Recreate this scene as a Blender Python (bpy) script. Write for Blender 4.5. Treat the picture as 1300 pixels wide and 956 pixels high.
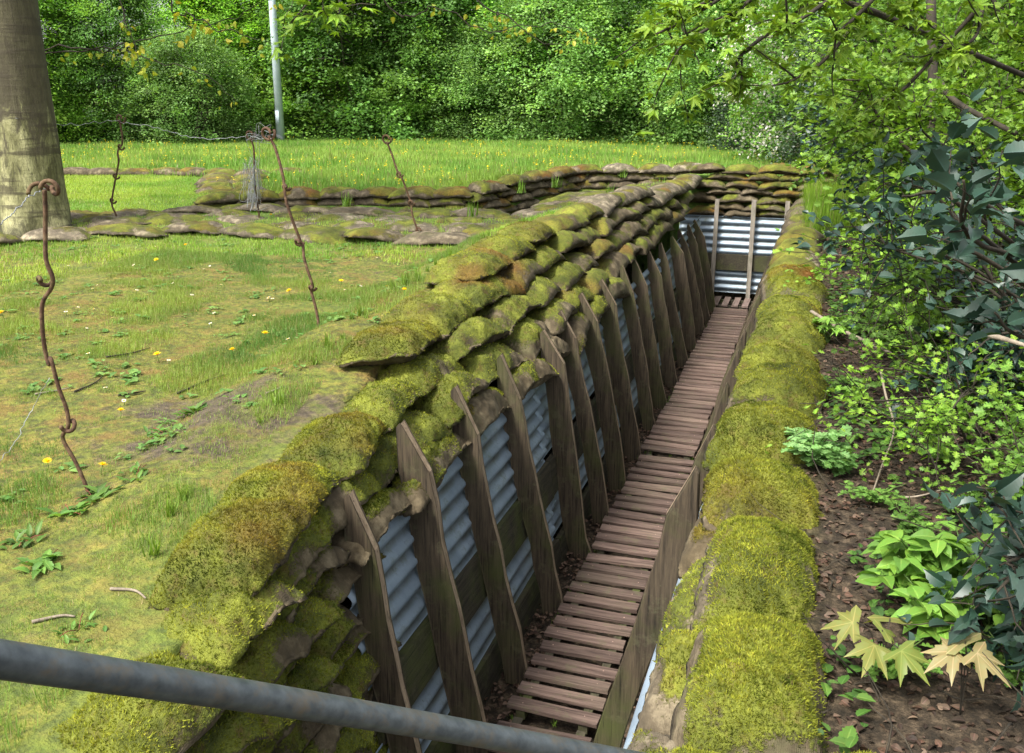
import bpy, math, random
import numpy as np
from mathutils import Vector, Matrix, Euler
PI = math.pi
R_ = math.radians
for o in list(bpy.data.objects): bpy.data.objects.remove(o)
S = bpy.context.scene
COL = S.collection
# ------------------------------------------------------------------ camera, world, sun, exposure
YAW = R_(18.3); PITCH = R_(15.33)
cd = bpy.data.cameras.new('camera'); cam = bpy.data.objects.new('camera', cd); COL.objects.link(cam)
cd.sensor_width = 36.0; cd.lens = 1180/1300*36
cd.shift_y = -(478-433.5)/1300
cd.clip_start = 0.05; cd.clip_end = 2000
cam.location = (0, 0, 1.65)
cam.rotation_euler = (PI/2-PITCH, 0, YAW)
S.camera = cam
W = bpy.data.worlds.new('World'); S.world = W; W.use_nodes = True
wn = W.node_tree.nodes; wl = W.node_tree.links
bg = wn['Background']
SUN_EL = R_(56); SUN_ROT = R_(-150)     # compass angle from +Y towards +X
sky = wn.new('ShaderNodeTexSky'); sky.sky_type = 'NISHITA'; sky.sun_disc = False
sky.sun_elevation = SUN_EL; sky.sun_rotation = SUN_ROT
sky.dust_density = 4.0; sky.air_density = 1.0; sky.ozone_density = 1.0
hs = wn.new('ShaderNodeHueSaturation'); hs.inputs['Saturation'].default_value = 0.3
hs.inputs['Value'].default_value = 1.0
wl.new(sky.outputs[0], hs.inputs['Color']); wl.new(hs.outputs[0], bg.inputs['Color'])
bg.inputs['Strength'].default_value = 0.14
sl = bpy.data.lights.new('sun', 'SUN'); sl.energy = 2.5; sl.angle = R_(13); sl.color = (1, .96, .88)
so = bpy.data.objects.new('sun', sl); COL.objects.link(so)
sd = Vector((math.sin(SUN_ROT)*math.cos(SUN_EL), math.cos(SUN_ROT)*math.cos(SUN_EL), math.sin(SUN_EL)))
so.rotation_euler = sd.to_track_quat('Z', 'Y').to_euler(); so.location = (0, 0, 12)
S.view_settings.view_transform = 'Standard'; S.view_settings.look = 'None'
S.view_settings.exposure = 1.42; S.view_settings.gamma = 1; S.view_settings.use_curve_mapping = False
S.render.engine = 'CYCLES'
S.cycles.max_bounces = 6; S.cycles.diffuse_bounces = 3; S.cycles.glossy_bounces = 2
S.cycles.transmission_bounces = 3; S.cycles.transparent_max_bounces = 8

# measuring helpers: photo pixel -> place in the world
_th, _ps, _f = PITCH, YAW, 1180.0
_C = np.array([0, 0, 1.65])
_fh = np.array([-math.sin(_ps), math.cos(_ps), 0]); _Rt = np.array([math.cos(_ps), math.sin(_ps), 0])
_F = _fh*math.cos(_th)+np.array([0, 0, -math.sin(_th)]); _U = np.cross(_Rt, _F)
def ray(px, py): return _F+_Rt*(px-650)/_f-_U*(py-433.5)/_f
def at_y(px, py, y):
    d = ray(px, py); return _C+d*(y/d[1])
def at_z(px, py, z):
    d = ray(px, py); return _C+d*((z-1.65)/d[2])
def at_d(px, py, d): return _C+ray(px, py)*d
def project(P):
    v = np.asarray(P, float)-_C; w = v@_F
    return 650+_f*(v@_Rt)/w, 433.5-_f*(v@_U)/w, w

# ------------------------------------------------------------------ numpy noise
_rs = np.random.RandomState(7)
_PERM = _rs.permutation(4096); _VAL = _rs.rand(4096)
def _h(i, j, k): return _VAL[(_PERM[(_PERM[(i & 4095)]+j) & 4095]+k) & 4095]
def vnoise(p):
    p = np.asarray(p, float); f = np.floor(p); i = f.astype(np.int64); t = p-f; t = t*t*(3-2*t)
    x, y, z = i[..., 0], i[..., 1], i[..., 2]; u, v, w = t[..., 0], t[..., 1], t[..., 2]
    r = 0
    for a in (0, 1):
        for b in (0, 1):
            for c in (0, 1):
                r = r+_h(x+a, y+b, z+c)*(u if a else 1-u)*(v if b else 1-v)*(w if c else 1-w)
    return r
def fbm(p, o=3):
    s = 0; a = .5; n = 0; p = np.asarray(p, float)
    for _ in range(o):
        s = s+a*vnoise(p); n += a; a *= .5; p = p*2.03+17.3
    return s/n
def xyz(x, y, z=0.0):
    x = np.asarray(x, float); return np.stack([x, np.broadcast_to(y, x.shape), np.broadcast_to(z, x.shape)], -1)
def sstep(a, b, x):
    t = np.clip((x-a)/(b-a), 0, 1); return t*t*(3-2*t)

# ------------------------------------------------------------------ mesh builder
VEIN = {}
class MB:
    def __init__(s): s.v = []; s.q = []; s.t = []; s.c = []; s.n = 0
    def add(s, v, quads=None, tris=None, col=None):
        v = np.asarray(v, float).reshape(-1, 3)
        if quads is not None and len(quads): s.q.append(np.asarray(quads, np.int64)+s.n)
        if tris is not None and len(tris): s.t.append(np.asarray(tris, np.int64)+s.n)
        s.v.append(v)
        c = np.ones((len(v), 4))
        if col is not None:
            col = np.asarray(col); c[:, :3] = col[..., :3]
            if col.ndim == 2 and col.shape[1] == 4: c[:, 3] = col[:, 3]
        s.c.append(c); s.n += len(v)
        return s
    def box(s, c, size, M=None, col=None, taper=1.0, jit=0.0):
        h = np.array(size)/2
        v = np.array([[x, y, z] for z in (-1, 1) for y in (-1, 1) for x in (-1, 1)], float)*h
        v[4:, :2] *= taper
        if jit: v += _rs.uniform(-jit, jit, v.shape)
        if M is not None: v = v@np.array(M).T
        return s.add(v+np.array(c), quads=[(0, 2, 3, 1), (4, 5, 7, 6), (0, 1, 5, 4), (1, 3, 7, 5), (3, 2, 6, 7), (2, 0, 4, 6)], col=col)
    def tube(s, P, r, n=8, col=None, cap=True):
        P = np.asarray(P, float); k = len(P); r = np.broadcast_to(np.asarray(r, float), (k,))
        T = np.gradient(P, axis=0); T /= np.linalg.norm(T, axis=1, keepdims=True)+1e-12
        a = np.array([0, 0, 1.0]) if abs(T[0, 2]) < .9 else np.array([1.0, 0, 0])
        N = np.cross(T[0], a); N /= np.linalg.norm(N)
        ang = np.linspace(0, 2*PI, n, endpoint=False); V = []
        for i in range(k):
            N = N-T[i]*(N@T[i]); N /= np.linalg.norm(N)+1e-12; B = np.cross(T[i], N)
            V.append(P[i]+r[i]*(np.cos(ang)[:, None]*N+np.sin(ang)[:, None]*B))
        V = np.concatenate(V); j = np.arange(n); j2 = (j+1) % n; Q = []
        for i in range(k-1): Q.append(np.stack([i*n+j, i*n+j2, (i+1)*n+j2, (i+1)*n+j], 1))
        t = []
        if cap:
            V = np.concatenate([V, P[:1], P[-1:]])
            t = [(k*n, b, a2) for a2, b in zip(j, j2)]+[(k*n+1, (k-1)*n+a2, (k-1)*n+b) for a2, b in zip(j, j2)]
        return s.add(V, quads=np.concatenate(Q), tris=t, col=col)
    def scatter(s, tv, tt, pos, fwd, up, scale, cols):
        """bake copies of a small triangle template: x = side, y = forward (length), z = up"""
        al = VEIN.get(id(tv)); tv = np.asarray(tv, float); tt = np.asarray(tt); n = len(pos)
        if not n: return s
        fwd = fwd/(np.linalg.norm(fwd, axis=1, keepdims=True)+1e-9)
        sd_ = np.cross(fwd, up); sd_ /= np.linalg.norm(sd_, axis=1, keepdims=True)+1e-9
        up2 = np.cross(sd_, fwd)
        sc = np.asarray(scale, float)
        if sc.ndim == 1: sc = sc[:, None]*np.ones((1, 3))
        L = tv[None]*sc[:, None, :]
        V = pos[:, None]+L[..., 0:1]*sd_[:, None]+L[..., 1:2]*fwd[:, None]+L[..., 2:3]*up2[:, None]
        F = tt[None]+(np.arange(n)*len(tv))[:, None, None]
        c = np.repeat(np.asarray(cols)[:, None, :3], len(tv), 1).reshape(-1, 3)
        if al is not None: c = np.concatenate([c, np.tile(al, n)[:, None]], 1)
        F = F.reshape(-1, tt.shape[1])
        return s.add(V.reshape(-1, 3), quads=F if tt.shape[1] == 4 else None, tris=F if tt.shape[1] == 3 else None, col=c)
    def build(s, name, mat, parent=None, smooth=True, origin=None, extra=None):
        V = np.concatenate(s.v); Cc = np.concatenate(s.c)
        if origin is not None: V = V-np.asarray(origin)
        Q = np.concatenate(s.q) if s.q else np.zeros((0, 4), np.int64)
        T = np.concatenate(s.t) if s.t else np.zeros((0, 3), np.int64)
        me = bpy.data.meshes.new(name)
        me.vertices.add(len(V)); me.vertices.foreach_set('co', V.astype(np.float32).ravel())
        nl = len(Q)*4+len(T)*3
        me.loops.add(nl); me.loops.foreach_set('vertex_index', np.concatenate([Q.ravel(), T.ravel()]).astype(np.int32))
        me.polygons.add(len(Q)+len(T))
        st = np.concatenate([np.arange(len(Q))*4, len(Q)*4+np.arange(len(T))*3]).astype(np.int32)
        me.polygons.foreach_set('loop_start', st)
        me.polygons.foreach_set('use_smooth', np.full(len(Q)+len(T), smooth))
        a = me.color_attributes.new('Col', 'FLOAT_COLOR', 'POINT'); a.data.foreach_set('color', Cc.astype(np.float32).ravel())
        me.update(calc_edges=True); me.validate()
        me.materials.append(mat)
        o = bpy.data.objects.new(name, me); COL.objects.link(o)
        if origin is not None: o.location = origin
        if parent is not None: o.parent = parent
        return o
def tag(o, label=None, cat=None, group=None, kind=None):
    if label: o['label'] = label
    if cat: o['category'] = cat
    if group: o['group'] = group
    if kind: o['kind'] = kind
    return o
def empty(name, loc, rz=0):
    o = bpy.data.objects.new(name, None); COL.objects.link(o); o.location = loc; o.rotation_euler = (0, 0, rz)
    o.empty_display_size = .2
    return o
def copy_tree(o, parent=None):
    c = o.copy(); COL.objects.link(c); c.parent = parent
    for ch in [x for x in o.children]: copy_tree(ch, c)
    return c
def smooth_path(P, n=6):
    P = np.array(P, float); out = []
    E_ = np.concatenate([2*P[:1]-P[1:2], P, 2*P[-1:]-P[-2:-1]])
    for i in range(1, len(E_)-2):
        for t_ in np.linspace(0, 1, n, endpoint=False):
            a, b_, c_, d = E_[i-1], E_[i], E_[i+1], E_[i+2]
            out.append(.5*((2*b_)+(-a+c_)*t_+(2*a-5*b_+4*c_-d)*t_**2+(-a+3*b_-3*c_+d)*t_**3))
    out.append(P[-1]); return np.array(out)
ORD = ['first', 'second', 'third', 'fourth', 'fifth', 'sixth', 'seventh', 'eighth', 'ninth', 'tenth', 'eleventh', 'twelfth', 'thirteenth',
       'fourteenth', 'fifteenth', 'sixteenth', 'seventeenth', 'eighteenth', 'nineteenth', 'twentieth']
def ordn(i):
    if i < 20: return ORD[i]
    t = {2: 'twenty', 3: 'thirty', 4: 'forty', 5: 'fifty', 6: 'sixty', 7: 'seventy'}[(i+1)//10]; u = (i+1) % 10
    return t[:-1]+'ieth' if u == 0 else t+'-'+ORD[u-1]

# ------------------------------------------------------------------ materials
class NT:
    def __init__(s, name):
        s.m = bpy.data.materials.new(name); s.m.use_nodes = True; s.t = s.m.node_tree; s.N = s.t.nodes; s.L = s.t.links
        s.b = s.N['Principled BSDF']; s.out = s.N['Material Output']
        s.b.inputs['Specular IOR Level'].default_value = .3
    def new(s, ty, **k):
        n = s.N.new(ty)
        for a, v in k.items(): setattr(n, a, v)
        return n
    def noise(s, scale, detail=4, rough=.55, vec=None, dist=0):
        n = s.new('ShaderNodeTexNoise'); n.inputs['Scale'].default_value = scale; n.inputs['Detail'].default_value = detail
        n.inputs['Roughness'].default_value = rough; n.inputs['Distortion'].default_value = dist
        if vec is not None: s.L.new(vec, n.inputs['Vector'])
        return n.outputs['Fac']
    def ramp(s, fac, stops):
        n = s.new('ShaderNodeValToRGB'); cr = n.color_ramp
        while len(cr.elements) < len(stops): cr.elements.new(.5)
        for e, (p, c) in zip(cr.elements, stops):
            e.position = p; e.color = (c[0], c[1], c[2], 1) if hasattr(c, '__len__') else (c, c, c, 1)
        s.L.new(fac, n.inputs[0]); return n.outputs[0]
    def mix(s, f, a, b, mode='MIX'):
        n = s.new('ShaderNodeMix', data_type='RGBA', blend_type=mode)
        for i, v in ((0, f), (6, a), (7, b)):
            if hasattr(v, 'is_output'): s.L.new(v, n.inputs[i])
            elif hasattr(v, '__len__'): n.inputs[i].default_value = (v[0], v[1], v[2], 1)
            else: n.inputs[i].default_value = v if i == 0 else (v, v, v, 1)
        return n.outputs[2]
    def math(s, op, a, b=0.0):
        n = s.new('ShaderNodeMath', operation=op)
        for i, v in enumerate((a, b)):
            if hasattr(v, 'is_output'): s.L.new(v, n.inputs[i])
            else: n.inputs[i].default_value = v
        return n.outputs[0]
    def attr(s, name='Col'):
        n = s.new('ShaderNodeAttribute'); n.attribute_name = name; return n
    def pos(s): return s.new('ShaderNodeNewGeometry').outputs['Position']
    def obj(s): return s.new('ShaderNodeTexCoord').outputs['Object']
    def mapv(s, v, sc):
        n = s.new('ShaderNodeMapping'); n.inputs['Scale'].default_value = sc; s.L.new(v, n.inputs[0]); return n.outputs[0]
    def base(s, c): 
        if hasattr(c, 'is_output'): s.L.new(c, s.b.inputs['Base Color'])
        else: s.b.inputs['Base Color'].default_value = (*c, 1)
        return s
    def rough(s, r):
        if hasattr(r, 'is_output'): s.L.new(r, s.b.inputs['Roughness'])
        else: s.b.inputs['Roughness'].default_value = r
        return s
    def bump(s, h, strength=.5, dist=.01):
        n = s.new('ShaderNodeBump'); n.inputs['Strength'].default_value = strength; n.inputs['Distance'].default_value = dist
        s.L.new(h, n.inputs['Height']); s.L.new(n.outputs[0], s.b.inputs['Normal']); return s

def leaf_mat(name, rough=.5, trans=.35, spec=.3, vary=.25):
    t = NT(name); at_ = t.attr(); a = at_.outputs['Color']
    a = t.mix(t.ramp(at_.outputs['Alpha'], [(.03, .55), (.16, 0.0)]), a, t.mix(1.0, a, (2.1, 1.7, 2.2), 'MULTIPLY'))
    a = t.mix(t.ramp(t.noise(60, 3, .6, t.pos()), [(.4, .0), (.75, .45)]), a, t.mix(1.0, a, (1.25, .8, .7), 'MULTIPLY'))
    oi = t.new('ShaderNodeObjectInfo').outputs['Random']
    n = t.noise(1.3, 2, vec=t.pos())
    f = t.math('ADD', t.math('MULTIPLY', n, vary*2), 1-vary)
    f = t.math('MULTIPLY', f, t.math('ADD', t.math('MULTIPLY', oi, .5), .75))
    c = t.mix(1.0, a, t.mix(0, (1, 1, 1), (1, 1, 1)), 'MULTIPLY')
    n2 = t.new('ShaderNodeVectorMath', operation='SCALE'); t.L.new(c, n2.inputs[0]); t.L.new(f, n2.inputs['Scale'])
    t.base(n2.outputs[0]).rough(rough); t.b.inputs['Specular IOR Level'].default_value = spec
    tr = t.new('ShaderNodeBsdfTranslucent'); ms = t.new('ShaderNodeMixShader'); ms.inputs[0].default_value = trans
    y = t.new('ShaderNodeVectorMath', operation='MULTIPLY'); t.L.new(n2.outputs[0], y.inputs[0]); y.inputs[1].default_value = (1.25, 1.25, .6)
    t.L.new(y.outputs[0], tr.inputs['Color'])
    t.L.new(t.b.outputs[0], ms.inputs[1]); t.L.new(tr.outputs[0], ms.inputs[2]); t.L.new(ms.outputs[0], t.out.inputs['Surface'])
    return t.m
M = {}
M['leaf'] = leaf_mat('leaf')
M['holly_leaf'] = leaf_mat('glossy_leaf', rough=.42, trans=.08, spec=.45, vary=.15)
M['hedge_leaf'] = leaf_mat('hedge_leaf', rough=.5, trans=.42, vary=.3)
M['grass'] = leaf_mat('grass_blade', rough=.5, trans=.3, vary=.3)
M['moss_fuzz'] = leaf_mat('moss_fuzz', rough=.9, trans=.25, spec=.05, vary=.25)
M['petal'] = leaf_mat('petal', rough=.7, trans=.2, vary=.05)
# bark
def bark(name, a, b, sc=(6, 6, 1.5), green=None):
    t = NT(name); v = t.mapv(t.obj(), sc); n = t.noise(3, 6, .65, v)
    c = t.ramp(n, [(.3, a), (.7, b)])
    if green:
        g = t.ramp(t.noise(1.1, 4, .6, t.obj()), [(.42, 0.0), (.62, 1.0)]); c = t.mix(g, c, green)
    t.base(c).rough(.9).bump(n, .7, .02); return t.m
M['bark'] = bark('bark', (.05, .04, .03), (.14, .12, .09), green=(.07, .08, .03))
M['twig'] = bark('twig_bark', (.016, .013, .009), (.055, .045, .03))
M['pale_twig'] = bark('pale_twig', (.13, .105, .075), (.30, .25, .19))
t = NT('plane_bark')
v = t.mapv(t.obj(), (3, 3, .9)); n = t.noise(2.2, 7, .7, v, .4)
band = t.noise(1.0, 6, .6, t.mapv(t.obj(), (1.2, 1.2, 9)))
c = t.ramp(n, [(.38, (.10, .095, .04)), (.5, (.24, .23, .11)), (.62, (.40, .38, .2))])
c = t.mix(t.ramp(t.noise(3.5, 8, .75, t.mapv(t.obj(), (5, 5, 1.3)), .6), [(.5, 0.0), (.64, .8)]), c, (.07, .065, .035))
c = t.mix(t.ramp(t.noise(9, 9, .8, t.mapv(t.obj(), (7, 7, 1.1)), 1.2), [(.40, .85), (.47, 0.0)]), c, (.045, .04, .025))
c = t.mix(t.ramp(band, [(.52, 0.0), (.6, .75)]), c, (.055, .045, .03))
sep = t.new('ShaderNodeSeparateXYZ'); t.L.new(t.obj(), sep.inputs[0])
hz = t.math('ADD', sep.outputs[2], t.math('MULTIPLY', t.noise(2.4, 8, .75, t.mapv(t.obj(), (2.2, 2.2, .7)), .5), 2.6))
c = t.mix(t.ramp(t.math('MULTIPLY', hz, .25), [(.60, 0.0), (.66, .85)]), c, (.06, .05, .034))
c = t.mix(t.ramp(t.math('MULTIPLY', hz, .5), [(.62, .85), (.82, 0.0)]), c, (.06, .055, .035))
t.base(c).rough(.9).bump(t.math('ADD', n, t.math('MULTIPLY', band, .6)), .8, .025); M['plane_bark'] = t.m
# weathered timber uprights
def timber(name, dark, light, green, gf, axis='Z', colr=None):
    t = NT(name); o = t.obj()
    sc = {'Z': (18, 18, 1.1), 'X': (1.1, 18, 18), 'Y': (18, 1.1, 18)}[axis]
    n = t.noise(2.5, 8, .7, t.mapv(o, sc), .3)
    c = t.ramp(n, [(.34, dark), (.5, [(a+b)/2 for a, b in zip(dark, light)]), (.66, light)])
    oi = t.new('ShaderNodeObjectInfo').outputs['Random']
    add = t.new('ShaderNodeVectorMath', operation='ADD'); t.L.new(t.pos(), add.inputs[0])
    t.L.new(oi, add.inputs[1])
    g = t.noise(2.2, 5, .65, add.outputs[0])
    c = t.mix(t.ramp(g, [(.48, 0.0), (.7, gf)]), c, green)
    cr = t.ramp(t.noise(5, 3, .5, t.mapv(o, {'Z': (30, 30, .6), 'X': (.6, 30, 30), 'Y': (30, .6, 30)}[axis]), 1), [(.3, .25), (.38, 1.0)])
    c = t.mix(1.0, c, cr, 'MULTIPLY'); c = t.mix(1.0, c, t.attr().outputs['Color'], 'MULTIPLY')
    c = t.mix(t.ramp(t.noise(11, 5, .7, add.outputs[0]), [(.56, 0.0), (.66, .45)]), c, (.10, .095, .05))
    t.base(c).rough(.85).bump(n, .6, .006); return t.m
M['upright'] = timber('upright_timber', (.016, .012, .008), (.10, .075, .047), (.06, .07, .018), .85)
M['lit_edge'] = timber('lit_edge_timber', (.16, .11, .07), (.36, .27, .18), (.1, .09, .04), .3)  # pale tone paints the light caught by the edges of the uprights
M['board'] = timber('board_timber', (.02, .018, .012), (.065, .055, .035), (.07, .085, .02), .9, 'Y')
M['slat'] = timber('slat_timber', (.055, .035, .028), (.19, .13, .105), (.11, .10, .06), .3, 'X')
M['slat_side'] = timber('slat_timber_across', (.10, .07, .06), (.235, .17, .15), (.13, .11, .07), .3, 'Y')
M['pale_post'] = timber('pale_post_timber', (.14, .12, .10), (.34, .30, .25), (.12, .13, .06), .4)
# galvanised iron
t = NT('galvanised_iron'); p = t.pos()
n = t.noise(3.5, 6, .65, p); sp = t.new('ShaderNodeTexVoronoi'); sp.inputs['Scale'].default_value = 28; t.L.new(p, sp.inputs['Vector'])
c = t.ramp(n, [(.3, (.17, .22, .27)), (.6, (.29, .36, .43)), (.8, (.40, .47, .54))])
st = t.noise(7, 7, .75, p)
c = t.mix(t.ramp(st, [(.52, 0.0), (.68, .7)]), c, (.10, .12, .06))
av = t.attr().outputs['Fac']; c = t.mix(t.math('MULTIPLY', av, t.ramp(t.noise(4, 5, .7, p), [(.3, .25), (.65, .95)])), c, (.075, .08, .06))  # dark valleys: dirt plus shade painted in so the ribs stand out
dr = t.noise(26, 5, .8, p)
c = t.mix(t.ramp(dr, [(.6, 0.0), (.72, .8)]), c, (.10, .085, .06))
t.base(c); t.b.inputs['Metallic'].default_value = .25; t.b.inputs['Specular IOR Level'].default_value = .35
t.rough(t.ramp(n, [(.3, .35), (.7, .55)])).bump(t.noise(40, 4, .6, p), .15, .003); M['iron'] = t.m
# rust
t = NT('rusty_steel'); n = t.noise(30, 5, .7, t.obj())
c = t.ramp(n, [(.35, (.035, .02, .013)), (.5, (.085, .045, .025)), (.68, (.15, .10, .055))])
c = t.mix(t.ramp(t.noise(6, 4, .6, t.obj()), [(.55, 0.0), (.7, .6)]), c, (.12, .11, .03))
t.base(c).rough(.85).bump(n, .5, .003); M['rust'] = t.m
t = NT('wire_steel'); t.base((.32, .33, .34)).rough(.5); t.b.inputs['Metallic'].default_value = .5; M['wire'] = t.m
t = NT('pole_grey_paint'); n = t.noise(4, 5, .6, t.obj()); t.base(t.ramp(n, [(.3, (.36, .43, .47)), (.7, (.5, .57, .6))])).rough(.5); M['pole'] = t.m
t = NT('rail_metal'); n = t.noise(1, 5, .6, t.mapv(t.obj(), (3, 60, 60)))
n2_ = t.noise(25, 6, .75, t.obj()); cc_ = t.mix(t.ramp(n2_, [(.5, 0.0), (.68, .8)]), t.ramp(n, [(.3, (.05, .06, .065)), (.7, (.10, .115, .12))]), (.12, .10, .07))
t.base(cc_).rough(t.ramp(n2_, [(.4, .3), (.7, .65)])); t.b.inputs['Metallic'].default_value = .3
t.bump(n, .15, .002); M['rail'] = t.m
# sandbag: attribute Col = (moss cover, rusty moss share, bare tone)
t = NT('sandbag'); a = t.attr(); s3 = t.new('ShaderNodeSeparateXYZ'); t.L.new(a.outputs['Color'], s3.inputs[0])
p = t.pos(); nb = t.noise(9, 6, .68, p); nf = t.noise(70, 4, .7, p); nm = t.noise(5, 5, .6, p)
bare = t.ramp(nb, [(.28, (.028, .022, .014)), (.5, (.075, .058, .038)), (.72, (.17, .14, .10))])
bare2 = t.ramp(nb, [(.3, (.06, .052, .045)), (.5, (.14, .12, .105)), (.68, (.40, .35, .29))])
bare = t.mix(s3.outputs[2], bare, bare2)
bare = t.mix(1.0, bare, (1.0, .97, .80), 'MULTIPLY')
lich = t.ramp(t.noise(3, 5, .7, p), [(.55, 0.0), (.68, .55)])
bare = t.mix(lich, bare, (.10, .10, .045))
moss = t.ramp(nm, [(.3, (.035, .045, .008)), (.5, (.11, .125, .016)), (.7, (.22, .24, .03))])
moss = t.mix(t.ramp(nf, [(.3, .6), (.55, 0.0)]), moss, (.03, .035, .006))
rusty = t.ramp(nf, [(.3, (.07, .025, .008)), (.7, (.22, .10, .025))])
moss = t.mix(s3.outputs[1], moss, rusty)
moss = t.mix(t.ramp(t.noise(14, 5, .7, p), [(.52, 0.0), (.66, .6)]), moss, (.10, .06, .022))
fac = t.math('ADD', s3.outputs[0], t.math('MULTIPLY', t.math('SUBTRACT', nf, .5), .9))
fac = t.ramp(fac, [(.38, 0.0), (.58, 1.0)])
t.base(t.mix(fac, bare, moss)).rough(.95)
hb = t.math('ADD', t.math('MULTIPLY', nf, fac), t.math('MULTIPLY', nb, .8))
wv = t.new('ShaderNodeTexWave'); wv.inputs['Scale'].default_value = 60; wv.inputs['Distortion'].default_value = 2; t.L.new(p, wv.inputs['Vector'])
hb = t.math('ADD', hb, t.math('MULTIPLY', wv.outputs['Fac'], .05))
t.bump(hb, .9, .012); M['bag'] = t.m
# grounds
t = NT('lawn_ground'); p = t.pos(); a = t.attr(); s3 = t.new('ShaderNodeSeparateXYZ'); t.L.new(a.outputs['Color'], s3.inputs[0])
n1 = t.noise(1.6, 6, .65, p); n2 = t.noise(22, 5, .7, p); n3 = t.noise(6, 5, .65, p)
soil = t.ramp(n2, [(.3, (.035, .028, .018)), (.6, (.10, .078, .05)), (.8, (.20, .16, .11))])
mossg = t.ramp(n3, [(.34, (.075, .10, .018)), (.5, (.16, .17, .028)), (.66, (.25, .19, .045))])
mossg = t.mix(t.ramp(n2, [(.38, .85), (.58, 0.0)]), mossg, (.05, .05, .018))
mossg = t.mix(t.ramp(t.noise(3.3, 6, .75, p), [(.5, 0.0), (.62, .7)]), mossg, (.17, .10, .03))
lush = t.ramp(n3, [(.3, (.07, .13, .02)), (.7, (.15, .25, .035))])
g = t.mix(s3.outputs[1], mossg, lush)
fac = t.ramp(t.math('ADD', s3.outputs[0], t.math('MULTIPLY', t.math('SUBTRACT', n3, .5), 1.0)), [(.42, 0.0), (.6, 1.0)])
c = t.mix(fac, g, soil)
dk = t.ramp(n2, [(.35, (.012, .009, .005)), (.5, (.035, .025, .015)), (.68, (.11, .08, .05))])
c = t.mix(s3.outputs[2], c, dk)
t.base(c).rough(.95).bump(t.math('ADD', n2, n3), .9, .03); M['ground'] = t.m

# ------------------------------------------------------------------ leaf templates (x side, y along, z up)
def fan(outline, fold=.12, droop=.15):
    """outline: right half points (x>=0) from base to tip; makes a folded, drooping leaf"""
    n = len(outline); V = []; 
    for (x, y) in outline: V.append((x, y, abs(x)*fold*2-droop*y*y))
    for (x, y) in outline: V.append((-x, y, abs(x)*fold*2-droop*y*y))
    mids = [(0, y, -droop*y*y) for (_, y) in outline]
    V += mids; T = []
    for i in range(n-1):
        T += [(2*n+i, i, i+1), (2*n+i, i+1, 2*n+i+1), (2*n+i, n+i+1, n+i), (2*n+i, 2*n+i+1, n+i+1)]
    return np.array(V), np.array(T)
QUAD = (np.array([(0, 0, 0), (.36, .5, .07), (0, 1, 0), (-.36, .5, .07)], float), np.array([(0, 1, 2, 3)]))
OVATE = fan([(0, 0), (.22, .12), (.34, .32), (.32, .52), (.2, .76), (0, 1.02)], .18, .25)
SERR = fan([(0, 0), (.2, .08), (.24, .14), (.34, .3), (.3, .34), (.36, .5), (.26, .56), (.25, .7), (.12, .82), (0, 1)], .15, .2)
HOLLY = fan([(0, 0), (.13, .06), (.25, .16), (.24, .24), (.33, .36), (.28, .46), (.33, .56), (.24, .66), (.24, .77), (.1, .88), (0, 1.06)], .3, .3)
HAW = fan([(0, 0), (.06, .2), (.34, .3), (.3, .42), (.14, .44), (.42, .6), (.36, .72), (.14, .7), (.26, .88), (.1, .92), (0, 1)], .1, .1)
def maple_leaf():
    lobes = []
    tips = [(90, 1.0), (44, .88), (136, .88), (-4, .6), (184, .6)]
    pts = []
    seq = [(-62, .16), (-30, .36), (-22, .5), (-4, .62), (6, .42), (16, .36), (26, .55), (32, .52), (44, .9), (52, .6), (60, .58), (66, .38), (72, .6), (78, .62), (90, 1.04)]
    right = [(math.cos(R_(a))*r, math.sin(R_(a))*r+.12) for a, r in seq]
    left = [(-x, y) for x, y in right[:-1]][::-1]
    P = right+left
    V = [(0, .12, 0)]+[(x, y, -.30*(x*x+y*y)+.10*math.sin(5*math.atan2(y, x))+.06*x) for x, y in P]
    n = len(P); T = [(0, i+1, i+2) for i in range(n-1)]+[(0, n, 1)]
    return np.array(V), np.array(T)
MAPLE = maple_leaf()
BLADE = (np.array([(-.5, 0, 0), (.5, 0, 0), (.28, .6, .06), (-.28, .6, .06), (0, 1, .22)]), np.array([(0, 1, 2), (0, 2, 3), (3, 2, 4)]))
BL1 = (np.array([(-.5, 0, 0), (.5, 0, 0), (0, 1, .15)]), np.array([(0, 1, 2)]))
for tp_ in (OVATE, SERR, HOLLY, HAW):
    q_ = len(tp_[0])//3; a_ = np.ones(q_*3); a_[2*q_:] = 0; a_[[0, q_-1, q_, 2*q_-1]] = .3; VEIN[id(tp_[0])] = a_
_rr = np.hypot(MAPLE[0][:, 0], MAPLE[0][:, 1]-.12); a_ = np.ones(len(_rr)); a_[0] = 0
for j_ in range(1, len(_rr)):
    if _rr[j_] > .55 and _rr[j_] >= _rr[max(1, j_-1)] and _rr[j_] >= _rr[min(len(_rr)-1, j_+1)]: a_[j_] = 0
VEIN[id(MAPLE[0])] = a_
def rnd_dirs(rs, n, zmin=-1, zmax=1):
    z = rs.uniform(zmin, zmax, n); a = rs.uniform(0, 2*PI, n); r = np.sqrt(np.maximum(0, 1-z*z)); return np.stack([r*np.cos(a), r*np.sin(a), z], 1)
def mixc(rs, n, cols, jit=.15):
    cols = np.array(cols); w = rs.rand(n, 1); i = rs.randint(0, len(cols), n); j = rs.randint(0, len(cols), n)
    return (cols[i]*w+cols[j]*(1-w))*(1+rs.uniform(-jit, jit, (n, 1)))

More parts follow.
